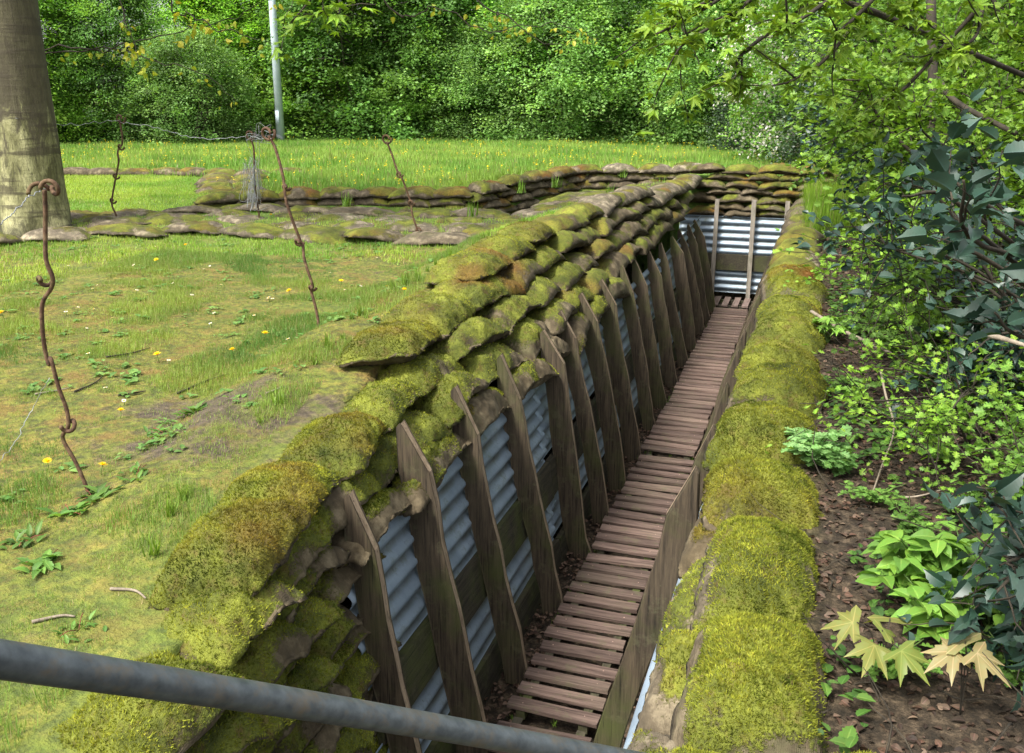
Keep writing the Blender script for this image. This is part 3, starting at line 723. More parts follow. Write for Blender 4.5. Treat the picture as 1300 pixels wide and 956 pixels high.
# ------------------------------------------------------------------ duckboards
def duckboard(y0, y1, i):
    rs2 = np.random.RandomState(40+i); r = empty('duckboard', (-1.115, (y0+y1)/2, -1.6), R_(rs2.uniform(-.7, .7)))
    tag(r, 'slatted timber duckboard, %s section from the near end of the main trench' % ordn(i), 'duckboard', 'duckboards on the main trench floor')
    b = MB(); nl = MB(); y = y0-(y0+y1)/2+.05
    while y < (y1-y0)/2-.04:
        Mr = np.array(Euler((rs2.normal(0, .016), rs2.normal(0, .012), rs2.normal(0, .018))).to_matrix())
        xo = rs2.normal(0, .006); zz = .062+rs2.uniform(-.002, .003)
        b.box((xo, y, zz), (.49+rs2.uniform(-.012, .008), .089+rs2.uniform(-.008, .004), .024), Mr, jit=.003, col=np.full(3, rs2.uniform(.62, 1.12)))
        for nx_ in (-.17, .17): b.tube([(xo+nx_, y+rs2.uniform(-.01, .01), zz+.008), (xo+nx_, y, zz+.0145)], .0042, 6, col=np.full(3, 2.6))
        y += .1425+rs2.uniform(-.006, .006)
    sl_ = b.build('slats', M['slat'], r, smooth=False)
    bv = sl_.modifiers.new('b', 'BEVEL'); bv.width = .004; bv.segments = 1
    for s_ in (-1, 1):
        b = MB(); b.box((s_*.17, 0, .022), (.05, y1-y0-.03, .05), jit=.002); b.build('runner', M['board'], r, smooth=False)
yb = [2.4, 4.02, 5.9, 7.86, 9.85, 11.85, 13.9]
for i in range(6): duckboard(yb[i]+.01, yb[i+1]-.01, i)
r = empty('duckboard', (-1.9, 14.28, -1.6)); tag(r, 'duckboard turned crosswise at the foot of the end wall', 'duckboard')
b = MB(); 
for x in np.arange(-1.3, 1.25, .15): b.box((x, 0, .062), (.092, .6, .024), jit=.003)
b.build('slats', M['slat_side'], r, smooth=False)
for s_ in (-.2, .2):
    b = MB(); b.box((0, s_, .022), (2.6, .05, .05)); b.build('runner', M['board'], r, smooth=False)

# ------------------------------------------------------------------ handrail of the crossing the photo is taken from
hA = at_d(-160, 811, .80); hB = at_d(0, 837, .90); hC = at_d(350, 889, 1.16); hE = at_d(600, 931, 1.40); hD = at_d(830, 972, 1.64)
r = empty('handrail', (hD[0], hD[1], 0)); tag(r, 'smooth dark grey metal handrail slanting in from the near lower left corner', 'handrail')
ho = np.array([hD[0], hD[1], 0]); b = MB()
hP = smooth_path([hA-ho, hB-ho, hC-ho, hE-ho, hD-ho], 6)
b.tube(np.concatenate([hP, [hD-ho+(hD-hC)*.02]]), np.r_[np.full(len(hP), .0185), .014], 24); b.build('top_rail', M['rail'], r)
pp = hD-ho; b = MB(); b.tube([pp-[0, 0, .012], (pp[0], pp[1], -.9)], .014, 16); b.build('rail_post', M['rail'], r)
b = MB(); b.tube([hA-ho+[0, 0, -.02], (hA[0]-ho[0], hA[1]-ho[1], -.1)], .017, 16); b.build('rail_post', M['rail'], r)

# ------------------------------------------------------------------ screw pickets and wire
def loop(cx_, cz_, r, a0, a1, k=9): return [(cx_+r*math.cos(R_(a)), cz_+r*math.sin(R_(a))) for a in np.linspace(a0, a1, k)]
def picket(px_pts, y, rad, loops, label, twist=.02):
    """px_pts: axis of the bar from top to ground as seen; eyes are small coils beside it"""
    P = np.array([at_y(a, b_, y) for a, b_ in px_pts]); base = P[-1].copy()
    base[2] = float(ground_z(base[0], base[1]))-.05; P[-1] = base
    P[:, 1] += np.sin(np.arange(len(P))*1.7)*twist
    r = empty('screw_picket', base); tag(r, label, 'screw picket', 'rusty screw pickets on the lawn')
    b = MB(); b.tube(smooth_path(P-base, 5), rad, 8); b.build('bar', M['rust'], r)
    for (px, py, rr, a0, a1) in loops:
        c = at_y(px, py, y)-base; q = []
        for j, a in enumerate(np.linspace(R_(a0), R_(a1), 16)): q.append(c+np.array([rr*math.cos(a), -.03+.06*j/15, rr*math.sin(a)]))
        b = MB(); b.tube(q, rad, 8); b.build('eye', M['rust'], r)
    return r
picket([(56.5, 241), (56, 262), (58, 300), (60, 330), (66, 352), (64, 366), (55, 385), (55, 420), (57, 450), (62, 463), (66, 455), (74, 490), (83, 520), (87, 541), (81, 556), (97, 590), (118, 640)], 2.82, .0085,
       [(48.5, 241, .024, 215, -5), (66, 238, .027, 190, -190), (55, 357, .019, 20, 370), (89, 541, .019, 160, 520)], 'tall rusty screw picket with three eyes nearest the handrail', .006)
picket([(341, 172), (348, 190), (360, 225), (366, 258), (380, 305), (383, 312), (388, 330), (398, 362), (393, 368), (401, 395), (408, 420)], 5.6, .010,
       [(340, 170, .04, 0, 400), (379, 308, .022, 0, 360), (396, 366, .018, 0, 360), (363, 238, .02, 0, 350)], 'leaning rusty screw picket in mid lawn before the mossy wall')
picket([(491, 180), (496, 195), (505, 218), (511, 226), (515, 240), (521, 258), (524, 272), (530, 290), (533, 306)], 9.44, .011,
       [(491, 177, .045, 0, 380), (507, 222, .03, 0, 360), (522, 258, .03, 0, 360), (532, 293, .035, 0, 360)], 'curved dark screw picket beside the grey flattened bags')
picket([(152, 152), (154, 180), (150, 192), (152, 205), (147, 222), (144, 235), (143, 258), (148, 272), (149, 292)], 9.11, .011,
       [(153, 151, .045, 0, 380), (153, 187, .03, 0, 360), (147, 224, .03, 0, 360), (143, 255, .03, 0, 360)], 'thin crooked screw picket right of the thick tree trunk')
picket([(318, 174), (321, 190), (323, 215), (325, 240), (328, 270), (329, 291)], 9.65, .011,
       [(318, 172, .05, 0, 400), (327, 255, .03, 0, 360)], 'upright screw picket hung with a tangle of pale wire')
def wire(pts, rad, label, n=40, wob=.01):
    P = smooth_path(pts, 8); rs2 = np.random.RandomState(len(pts)*7+int(abs(pts[0][0])*100))
    P[1:-1] += rs2.normal(0, wob, P[1:-1].shape)
    b = MB(); b.tube(P, rad, 5); o = b.build('barbed_wire', M['wire'], origin=tuple(P[0])); tag(o, label, 'wire'); return o
wire([at_y(58, 240, 2.82), at_y(36, 250, 2.7), at_y(14, 272, 2.55), at_y(-8, 290, 2.4)], .002, 'single strand of wire falling left from the nearest picket', wob=.003)
wire([at_y(153, 153, 9.11), at_y(110, 157, 9.0), at_y(70, 159, 8.7), at_y(20, 150, 8.0)], .0035, 'taut wire running left from the crooked picket towards the trunk')
wire([at_y(153, 155, 9.11), at_y(190, 160, 9.2), at_y(225, 170, 9.4), at_y(270, 176, 9.5), at_y(318, 172, 9.65)], .0035, 'slack wire strung between the crooked picket and the tangled picket')
wire([at_y(318, 172, 9.65), at_y(340, 178, 8), at_y(344, 176, 5.6)], .004, 'short wire joining the tangled picket to the leaning picket')
wire([at_z(63, 480, .3), at_z(40, 520, .1), at_z(20, 560, .03), at_z(-5, 590, .02)], .0018, 'loose pale wire lying on the lawn below the nearest picket', wob=.004)
rs2 = np.random.RandomState(3); b = MB()
c0 = at_y(322, 235, 9.6)
for j in range(9):
    P = [c0+np.array([rs2.normal(0, .06), rs2.normal(0, .06), rs2.uniform(-.3, .35)]) for _ in range(9)]; b.tube(smooth_path(P, 6), .0024, 4)
for j in range(5):
    P = [at_y(330, 175, 9.5)+rs2.normal(0, .09, 3) for _ in range(7)]; b.tube(smooth_path(P, 6), .0022, 4)
tag(b.build('wire_tangle', M['wire'], origin=tuple(c0)), 'tangled bundle of pale barbed wire hanging on the far picket', 'wire')

# ------------------------------------------------------------------ trees and shrubs
def limb_path(rs, a, d, L, n=7, droop=0., wob=.08):
    P = [np.array(a, float)]; d = np.array(d, float); d /= np.linalg.norm(d)
    for i in range(n):
        d = d+rs.normal(0, wob, 3)+np.array([0, 0, -droop]); d /= np.linalg.norm(d); P.append(P[-1]+d*L/n)
    return np.array(P)
def make_tree(name, seed, h, rad, cols, trunk_r, zlow=.3, n_spray=220, per=130, leaf=.09, flat=.35, stems=3, bark_m='bark', tpl=QUAD, mat='hedge_leaf', spread=.5, flowers=None, spray_r=(.4, .75)):
    rs = np.random.RandomState(seed); r = empty(name, (0, 0, 0))
    tb = MB(); cb = MB(); bb = MB()
    for s_ in range(stems):
        a = rs.uniform(0, 2*PI); rr = 0 if stems == 1 else rs.uniform(.1, .45)
        base = np.array([math.cos(a)*rr, math.sin(a)*rr, -.1]); P = limb_path(rs, base, (math.cos(a)*.15, math.sin(a)*.15, 1), h*.85, 9, 0, .07)
        tb.tube(P, np.linspace(trunk_r, trunk_r*.3, len(P))*(1 if s_ == 0 else .7), 8)
    # sprays: flattened discs of leaves arching out of the crown
    k = n_spray; z = rs.uniform(0, 1, k)**1.15; az = rs.uniform(0, 2*PI, k)
    prof = np.sqrt(np.clip(1-((z-.3)/.72)**2, .02, 1)); lump = .75+.5*fbm(np.stack([np.cos(az)*1.3+seed, np.sin(az)*1.3, z*3], 1), 2)
    q = rs.uniform(.45, 1, k)**.6
    R0 = rad*prof*lump*q
    C0 = np.stack([np.cos(az)*R0, np.sin(az)*R0, zlow+z*(h-zlow)], 1)
    out = np.stack([np.cos(az), np.sin(az), np.zeros(k)], 1)
    for j in range(k):
        c = C0[j]; o_ = out[j]; tilt = rs.uniform(-.5, .1); ax = o_*math.cos(tilt)+np.array([0, 0, math.sin(tilt)]); ax /= np.linalg.norm(ax)
        side = np.cross(ax, [0, 0, 1]); side /= np.linalg.norm(side); nrm = np.cross(side, ax)
        sr = rs.uniform(*spray_r); m = int(per*rs.uniform(.6, 1.3))
        uu = rs.uniform(-1, 1, m); ww = rs.normal(0, .45, m)*(1.1-abs(uu)*.6)
        pos = c+ax*(uu*sr)[:, None]+side*(ww*sr)[:, None]+nrm*(rs.normal(0, .12+flat*.2, m)*sr)[:, None]-np.array([0, 0, 1])*((uu+.2)**2*.18*sr)[:, None]
        fw = ax*.6+side*(np.sign(ww)*rs.uniform(.2, 1, m))[:, None]+rs.normal(0, .35, (m, 3))
        upv = nrm+rs.normal(0, flat, (m, 3))
        base = np.array(cols[rs.randint(len(cols))])*rs.uniform(.6, 1.6)
        cc = base*(1+rs.uniform(-.25, .3, (m, 1))); sz = leaf*rs.uniform(.6, 1.25, m)
        cb.scatter(*tpl, pos, fw, upv, sz, cc)
        if j % 3 == 0: bb.tube(np.array([c*np.array([.25, .25, .9])+[0, 0, -.1], (c*.6+c*np.array([.25, .25, .9])*.4), c+ax*sr*.5]), [.022, .014, .004], 5)
        if flowers and rs.rand() < flowers:
            mf = int(m*.45); pf = pos[:mf]+nrm*.03
            cb.scatter(*QUAD, pf, rnd_dirs(rs, mf), rnd_dirs(rs, mf), np.full(mf, .07), np.full((mf, 3), .75))
    tb.build('trunk', M[bark_m], r); bb.build('branches', M[bark_m], r); cb.build('crown', M[mat], r, smooth=False)
    return r
G1 = [(.14, .31, .055), (.20, .39, .07), (.11, .25, .05)]
G2 = [(.19, .38, .05), (.25, .45, .06), (.15, .31, .045)]
G3 = [(.13, .26, .065), (.19, .33, .09), (.10, .20, .05)]
G4 = [(.025, .05, .022), (.035, .065, .03), (.02, .04, .02)]
PROTO = {
    'hornbeam': make_tree('hornbeam', 1, 6.4, 2.6, G2, .06, .1, 340, 230, .10, .16, 4, spray_r=(.5, 1.05)),
    'hazel': make_tree('hazel', 2, 6.0, 2.5, G1, .05, .1, 360, 220, .10, .45, 6, spray_r=(.35, .85)),
    'willow_shrub': make_tree('willow_shrub', 3, 4.4, 2.3, G3, .04, .0, 320, 170, .085, .5, 6),
    'tall_ash': make_tree('tall_ash', 4, 10.5, 3.3, G1, .16, 1.6, 300, 120, .13, .6, 1, spray_r=(.5, 1.0)),
    'holly_tree': make_tree('holly_tree', 5, 4.2, 1.7, G4, .07, .1, 240, 140, .075, .8, 2, mat='holly_leaf'),
    'hawthorn_in_flower': make_tree('hawthorn_in_flower', 6, 4.3, 2.1, G1, .08, .3, 240, 140, .07, .6, 3, flowers=.6)}
LAB = {'hornbeam': ('bright yellow green layered tree', 'tree'), 'hazel': ('mid green bushy many stemmed tree', 'tree'), 'willow_shrub': ('dull grey green rounded shrub', 'shrub'),
       'tall_ash': ('tall dark crowned tree rising behind', 'tree'), 'holly_tree': ('dark glossy bush', 'bush'), 'hawthorn_in_flower': ('white flowering hawthorn', 'tree')}
def hb(px, dep, off=0):    # place by photo column and distance behind the meadow edge
    d = ray(px, 183); d = d/np.hypot(d[0], d[1]); return d[0]*dep, d[1]*dep
HED = [('hornbeam', 75, 31.5, .72, 'at the left edge behind the trunk'), ('hazel', 150, 30.8, .74, 'beside the left most layered tree'), ('willow_shrub', 245, 29.5, .75, 'low before the hedge left of the lamp pole'),
       ('hornbeam', 250, 33.2, .85, 'left of the grey lamp pole'), ('hornbeam', 320, 33.6, .9, 'directly behind the grey lamp pole'), ('hornbeam', 405, 33.4, 1.0, 'right of the grey lamp pole'), ('hazel', 465, 31, 1.1, 'behind the curved picket, thick to the ground'),
       ('hazel', 545, 31.6, 1.05, 'above the middle of the meadow'), ('willow_shrub', 600, 30.2, .8, 'low in front of the middle hedge'), ('hazel', 640, 32, 1.0, 'right of the middle shrub'), ('willow_shrub', 710, 30, 1.15, 'large at the meadow edge right of centre'),
       ('hazel', 790, 31.0, 1.05, 'left of the dark gap in the hedge'), ('holly_tree', 855, 29.5, .8, 'in the shaded hollow behind the sandbags'), ('willow_shrub', 920, 28.0, 1.05, 'drooping behind the end wall'), ('hazel', 890, 31.5, 1.1, 'tall behind the drooping shrub'),
       ('holly_tree', 965, 24.5, .62, 'beneath the flowering hawthorn'), ('hawthorn_in_flower', 1045, 21.5, 1.0, 'behind the end of the right bank'), ('hazel', 985, 29, 1.15, 'above the flowering hawthorn'),
       ('holly_tree', 1085, 19.5, .85, 'right of the flowering hawthorn'), ('hazel', 1140, 23, 1.1, 'behind the right hand thicket'), ('hornbeam', 1240, 19, 1.05, 'far right behind the thicket'),
        ('tall_ash', 330, 38, .95, 'beyond the lamp pole'), ('tall_ash', 470, 38, 1.0, 'beyond the left of the meadow hedge'), ('tall_ash', 600, 39, 1.0, 'beyond the middle of the hedge'), ('tall_ash', 740, 38, 1.0, 'beyond the grey green shrub'),
       ('tall_ash', 870, 37, 1.05, 'beyond the dark hollow'), ('tall_ash', 1000, 35, 1.0, 'beyond the flowering hawthorn'), ('tall_ash', 1140, 30, 1.0, 'beyond the right thicket'), ('hornbeam', -20, 31, 1.0, 'past the trunk at the left frame edge')]
usedp = set(); rs = np.random.RandomState(77)
for kind, px, dep, sc, where in HED:
    x, y = hb(px, dep); p = PROTO[kind]
    o = p if kind not in usedp else copy_tree(p); usedp.add(kind)
    o.location = (x, y, 0); o.rotation_euler = (0, 0, rs.uniform(0, 6.28)); s_ = sc; o.scale = (s_*rs.uniform(.92, 1.1), s_, s_*rs.uniform(.92, 1.08))
    tag(o, '%s %s' % (LAB[kind][0], where), LAB[kind][1], 'trees and shrubs of the background hedge')
# undergrowth along the meadow edge
b = MB(); n = 42000; px = rs.uniform(-60, 1130, n); dd = rs.uniform(0, 1, n)**1.5*2.6
edge = np.interp(px, [-60, 400, 650, 850, 1000, 1130], [29.5, 28.6, 28.4, 26.2, 23.2, 20.5])
dv = np.array([ray(p, 183) for p in np.linspace(-60, 1130, 200)]); dv /= np.hypot(dv[:, 0], dv[:, 1])[:, None]
ix = ((px+60)/1190*199).astype(int); xx = dv[ix, 0]*(edge+dd); yy = dv[ix, 1]*(edge+dd)
hh = (.1+.55*np.clip(dd/1.5, 0, 1)*fbm(xyz(xx, yy), 2)*1.6)
pos = np.stack([xx, yy, hh*rs.uniform(.1, 1, n)], 1)
b.scatter(*QUAD, pos, rnd_dirs(rs, n, -.3, .6), np.array([0, 0, 1])+rs.normal(0, .4, (n, 3)), rs.uniform(.07, .14, n), mixc(rs, n, [(.05, .12, .02), (.09, .18, .03), (.04, .09, .02)]))
tag(b.build('undergrowth', M['leaf'], smooth=False), 'dark green nettles and cow parsley massed along the foot of the hedge', 'undergrowth', kind='stuff')

# big trunk at the left
tr = empty('maple_tree', (-8.47, 8.3, 0)); tag(tr, 'thick pale barked tree trunk with dark streaks at the left edge of the lawn', 'tree')
nz, na = 60, 40; zz = np.linspace(-.15, 7.0, nz); an = np.linspace(0, 2*PI, na, endpoint=False); Z, A = np.meshgrid(zz, an, indexing='ij')
rad = np.interp(Z, [-.15, .1, .5, 2.5, 7], [.48, .41, .36, .31, .22]); rad = rad*(1+.04*np.sin(A*3+Z)+.12*(fbm(np.stack([np.cos(A)*2, np.sin(A)*2, Z*.8], -1), 3)-.5)+.16*sstep(.35, 0, Z)*np.cos(A*5))
V = np.stack([rad*np.cos(A)+.05*np.interp(Z, [0, 7], [0, 3]), rad*np.sin(A), Z], -1)
ii = np.arange(nz*na).reshape(nz, na); i2 = np.roll(ii, -1, 1); b = MB(); b.add(V.reshape(-1, 3), quads=np.stack([ii[:-1], i2[:-1], i2[1:], ii[1:]], -1).reshape(-1, 4)); b.build('trunk', M['plane_bark'], tr)
b = MB(); cr = MB(); rs = np.random.RandomState(12)
for j in range(9):
    a = j*.7+rs.uniform(-.2, .2); z0 = 4.6+j*.28; P = limb_path(rs, (.3, 0, z0), (math.cos(a), math.sin(a), .55), 3.6, 8, .03, .1); b.tube(P, np.linspace(.09, .02, len(P)), 7)
    for q in range(14):
        c = P[3+q % 6]+rs.normal(0, .55, 3); m = 60; pos = c+rs.normal(0, .35, (m, 3)); cr.scatter(*MAPLE, pos, rnd_dirs(rs, m, -.8, .2), np.array([0, 0, 1])+rs.normal(0, .4, (m, 3)), rs.uniform(.06, .1, m), mixc(rs, m, [(.12, .2, .02), (.2, .26, .03)]))
# low slender twigs with fresh yellow leaves reaching over the lawn
def px_twig(pts, ds): return np.array([at_d(p[0], p[1], d_) for p, d_ in zip(pts, ds)])-np.array([-8.47, 8.3, 0])
for pts, ds in [([(55, 62), (130, 60), (175, 52), (230, 40), (300, 20), (360, -8)], [11, 10.6, 10.4, 10.2, 10, 10]), ([(55, 68), (110, 66), (150, 62), (200, 78), (262, 95), (300, 130)], [11, 10.8, 10.6, 10.3, 10.2, 10.2]),
                 ([(215, -6), (240, 18), (270, 34), (310, 45), (345, 55)], [9.5, 9.5, 9.4, 9.4, 9.3]), ([(150, -6), (160, 30), (175, 62), (180, 90)], [10, 10, 10, 10]),
                 ([(480, -8), (520, 20), (560, 10), (620, 40), (700, 30), (760, 50)], [10.4, 10.2, 10.1, 10, 10, 10]), ([(600, -8), (640, 20), (700, 55), (750, 40)], [10, 10, 10, 10])]:
    Q0 = px_twig(pts, ds); Q0 = np.concatenate([[(.1, 0, 5.6), (Q0[0]*.6+np.array([.1, 0, 6.0])*.4)+[0, 0, .5]], Q0]) if pts[0][1] < 0 else np.concatenate([[(.2, 0, Q0[0][2]-.1)], Q0])
    P = smooth_path(Q0, 6); P[1:-1] += rs.normal(0, .015, P[1:-1].shape); b.tube(P, np.linspace(.012, .003, len(P)), 5)
    m = 30; k = rs.randint(9, len(P), m); pos = P[k]+rs.normal(0, .05, (m, 3))+[0, 0, -.05]
    cr.scatter(*OVATE, pos, rnd_dirs(rs, m, -1, -.3), rnd_dirs(rs, m), rs.uniform(.045, .085, m), mixc(rs, m, [(.35, .42, .03), (.45, .45, .05), (.25, .35, .03)]))
b.build('limbs', M['twig'], tr); cr.build('crown', M['leaf'], tr, smooth=False)
# lamp pole
r = empty('lamp_pole', (-15.38, 24.64, 0)); tag(r, 'tall slim pale grey metal lamp pole standing before the hedge', 'lamp pole')
b = MB(); b.tube([(0, 0, -.1), (0, 0, 3.5), (0, 0, 8)], [.125, .105, .06], 16); b.build('pole', M['pole'], r)
b = MB(); b.tube([(0, 0, 7.9), (.3, -.1, 8.2), (1.0, -.2, 8.3)], .035, 10); b.box((1.3, -.25, 8.3), (.7, .25, .1)); b.build('lamp_head', M['pole'], r)
b = MB(); b.box((.0, -.118, .75), (.12, .02, .45)); b.build('access_door', M['pole'], r)

# ------------------------------------------------------------------ near shrubs on the right bank
def shrub(name, base, tips, tpl, cols, leaf, n_leaf, mat, label, cat, rad=.02, seed=1, sub=6, sublen=.5, bark_m='twig', spread=.5, flowers=0, petiole=0):
    """stems grown from the base to measured tips, side twigs carrying single leaves"""
    rs = np.random.RandomState(seed); base = np.array(base, float); r = empty(name, base); tag(r, label, cat)
    sb = MB(); lb = MB(); sites = []; dirs = []
    for tp in tips:
        tp = np.array(tp, float)-base; b0 = rs.normal(0, .06, 3)*[1, 1, 0]
        mid = b0*.5+tp*.45+np.array([0, 0, .25*np.linalg.norm(tp[:2])])*.6
        P = smooth_path([b0, mid+rs.normal(0, .05, 3), tp*.8+mid*.2+rs.normal(0, .04, 3), tp], 6)
        sb.tube(P, np.linspace(rad, rad*.25, len(P)), 6)
        for q in range(sub):
            k = rs.randint(len(P)//3, len(P)); d = P[min(k+1, len(P)-1)]-P[k-1]; d /= np.linalg.norm(d)
            d = d*.6+rnd_dirs(rs, 1)[0]*.8; S_ = limb_path(rs, P[k], d, sublen*rs.uniform(.4, 1.1), 6, .04, .18); sb.tube(S_, np.linspace(rad*.3, .0015, len(S_)), 4)
            for t_ in range(1, len(S_)): sites.append(S_[t_]); dirs.append(S_[t_]-S_[t_-1])
        for t_ in range(len(P)//2, len(P)): sites.append(P[t_]); dirs.append(P[t_]-P[t_-1])
    sites = np.array(sites); dirs = np.array(dirs); k = rs.randint(0, len(sites), n_leaf)
    dn = dirs[k]/(np.linalg.norm(dirs[k], axis=1, keepdims=True)+1e-9)
    off = rnd_dirs(rs, n_leaf, -.5, .7)
    fw = dn*.5+off*.9
    pos = sites[k]+dirs[k]*rs.rand(n_leaf, 1)+off*(.01+petiole)+rs.normal(0, .012, (n_leaf, 3))
    lb.scatter(*tpl, pos, fw, np.array([0, 0, 1])+rs.normal(0, spread, (n_leaf, 3)), leaf*rs.uniform(.55, 1.2, n_leaf), mixc(rs, n_leaf, cols, .25))
    sb.build('stems', M[bark_m], r); lb.build('leaves', M[mat], r, smooth=False)
    if flowers:
        fb = MB(); k = rs.randint(0, len(sites), flowers); c = np.repeat(sites[k], 12, 0)+rs.normal(0, .035, (flowers*12, 3)); fb.scatter(*QUAD, c, rnd_dirs(rs, len(c)), rnd_dirs(rs, len(c)), np.full(len(c), .022), np.full((len(c), 3), .8)); fb.build('flowers', M['petal'], r)
    return r
LG = [(.15, .30, .03), (.11, .24, .025), (.19, .34, .035)]
LG2 = [(.10, .21, .03), (.13, .26, .035), (.08, .17, .03)]
DK = [(.016, .045, .028), (.026, .06, .042), (.02, .05, .03)]
rs = np.random.RandomState(21)
def tips_px(L, jit=.1): return [at_d(a, b_, d_)+rs.normal(0, jit, 3) for a, b_, d_ in L]
def tips_box(x0, x1, y0, y1, d0, d1, n): return [at_d(rs.uniform(x0, x1), rs.uniform(y0, y1), rs.uniform(d0, d1)) for _ in range(n)]
gz = lambda x, y: (x, y, float(ground_z(x, y)))
shrub('hawthorn_shrub', gz(1.25, 7.2), tips_box(1090, 1300, 60, 260, 6.2, 8, 16), HAW, LG, .06, 13000, 'leaf', 'big fresh green hawthorn thicket rising at the upper right', 'shrub', .022, 31, 14, .7)
shrub('hawthorn_shrub', gz(2.2, 9.5), tips_box(1060, 1300, -60, 180, 8, 10.5, 18), HAW, LG2, .075, 14000, 'leaf', 'mid green hawthorn standing further back behind the fresh green thicket', 'shrub', .03, 32, 16, .9)
shrub('hawthorn_shrub', gz(1.5, 5.2), tips_box(1190, 1330, 300, 520, 4.6, 5.8, 12), HAW, LG, .048, 3600, 'leaf', 'low hawthorn with thin stems over the dark soil at right', 'shrub', .014, 33, 12, .45)
shrub('hawthorn_shrub', gz(1.15, 5.6), tips_box(1110, 1240, 330, 500, 4.4, 5.6, 8), HAW, LG2, .042, 1300, 'leaf', 'sparse dark stemmed hawthorn sapling over the leaf litter', 'shrub', .012, 34, 10, .4)
shrub('hawthorn_shrub', gz(1.9, 3.9), tips_box(1200, 1330, 500, 640, 3.2, 4, 8), HAW, LG2, .042, 1800, 'leaf', 'leafy hawthorn shoots at the right frame edge beside the holly', 'shrub', .012, 35, 12, .35)
shrub('hazel_shrub', gz(2.6, 12.5), tips_box(1060, 1300, 0, 170, 11, 14, 18), SERR, LG2, .10, 8500, 'leaf', 'broad leaved hazel filling the gap behind the hawthorns', 'shrub', .03, 36, 16, 1.1)
shrub('hazel_shrub', gz(3.6, 8.5), tips_box(1200, 1400, -120, 120, 8, 10, 14), SERR, LG, .09, 6000, 'leaf', 'hazel overhanging from the top right corner', 'shrub', .03, 37, 14, .9)
shrub('hawthorn_shrub', gz(.85, 4.6), tips_box(1090, 1260, 400, 580, 3.4, 4.6, 9), HAW, LG, .036, 900, 'leaf', 'wiry hawthorn seedling between the lobed leaf clump and holly', 'shrub', .007, 38, 9, .35)
shrub('hawthorn_shrub', gz(1.0, 6.6), tips_box(1080, 1200, 270, 400, 5.2, 7, 9), HAW, LG, .045, 1500, 'leaf', 'light green hawthorn twigs hanging behind the maple seedling', 'shrub', .01, 39, 10, .5)
shrub('hawthorn_shrub', gz(1.6, 8.0), tips_box(1150, 1300, 150, 330, 5.6, 7, 12), HAW, LG, .055, 6500, 'leaf', 'vivid green hawthorn boughs at the right of the tree stem', 'shrub', .016, 40, 12, .6)
# holly: dark glossy
shrub('holly_bush', gz(1.7, 10.0), tips_box(1050, 1150, 120, 185, 9, 11, 14), HOLLY, DK, .075, 3000, 'holly_leaf', 'dark holly mass behind the tall grass on the right bank', 'bush', .02, 41, 12, .6, spread=.8)
shrub('holly_bush', gz(1.1, 3.1), tips_box(1245, 1330, 560, 860, 2.0, 2.7, 9), HOLLY, DK, .062, 420, 'holly_leaf', 'dark spiny holly in the lower right corner', 'bush', .011, 42, 7, .3, spread=.8)
shrub('holly_bush', gz(1.5, 3.6), tips_px([(1140, 225, 2.3), (1190, 235, 2.2), (1250, 250, 2.0), (1290, 210, 1.9), (1230, 300, 2.1), (1290, 330, 2.2), (1200, 275, 2.4), (1270, 380, 2.5)], .03), HOLLY, DK, .07, 230, 'holly_leaf', 'arching holly branch with big blue green leaves close by at right', 'bush', .012, 43, 3, .22, spread=.7)
shrub('holly_bush', gz(1.5, 5.0), tips_box(1080, 1250, 180, 330, 4.2, 5.2, 9), HOLLY, DK, .06, 700, 'holly_leaf', 'thin dark holly sprays hanging over the leaf litter behind the tall grass', 'bush', .012, 44, 8, .45, spread=.8)
shrub('holly_bush', gz(1.9, 5.2), tips_box(1190, 1320, 330, 480, 4.0, 5.0, 9), HOLLY, DK, .06, 900, 'holly_leaf', 'dense dark holly at the right edge below the hawthorn', 'bush', .012, 45, 9, .4, spread=.8)
# bare dark stems
b = MB()
for P, r0 in [([at_d(1182, 0, 6.8), at_d(1184, 120, 6.7), at_d(1176, 230, 6.6), at_z(1178, 400, .05)], .035), ([at_d(1190, 100, 6.5), at_d(1215, 130, 6.3), at_d(1290, 170, 6)], .022), ([at_d(1020, -10, 4.2), at_d(1100, 12, 4.4), at_d(1180, 45, 4.7), at_d(1310, 100, 5.2)], .018)]:
    b.tube(smooth_path(P, 8), np.linspace(r0, r0*.8, (len(P)-1)*8+1), 8)
tag(b.build('bare_tree_stem', M['twig']), 'slim dark stem and limbs running up through the right hand thicket', 'tree')
# overhanging maple branch
shrub('maple_branch', at_d(1330, -60, 4.6), tips_px([(880, 50, 3.6), (930, 85, 3.7), (980, 30, 3.6), (1010, 110, 3.9), (1060, 60, 3.8), (1100, 20, 4.0), (950, 5, 3.6), (870, 10, 3.8), (1120, 110, 4.3), (1180, 60, 4.2), (840, 55, 3.9)], .05), MAPLE, [(.16, .30, .02), (.13, .25, .02), (.2, .33, .03)], .055, 950, 'leaf', 'bright green maple branch hanging in from the top right', 'branch', .016, 51, 5, .4, spread=.35)
shrub('maple_branch', at_d(430, -90, 3.4), tips_px([(385, 25, 3.3), (420, 8, 3.3), (365, 10, 3.4)], .02), MAPLE, [(.16, .30, .02), (.13, .25, .02)], .05, 34, 'leaf', 'small maple sprig dipping into the top of the frame beside the lamp pole', 'branch', .006, 52, 2, .15, spread=.35)
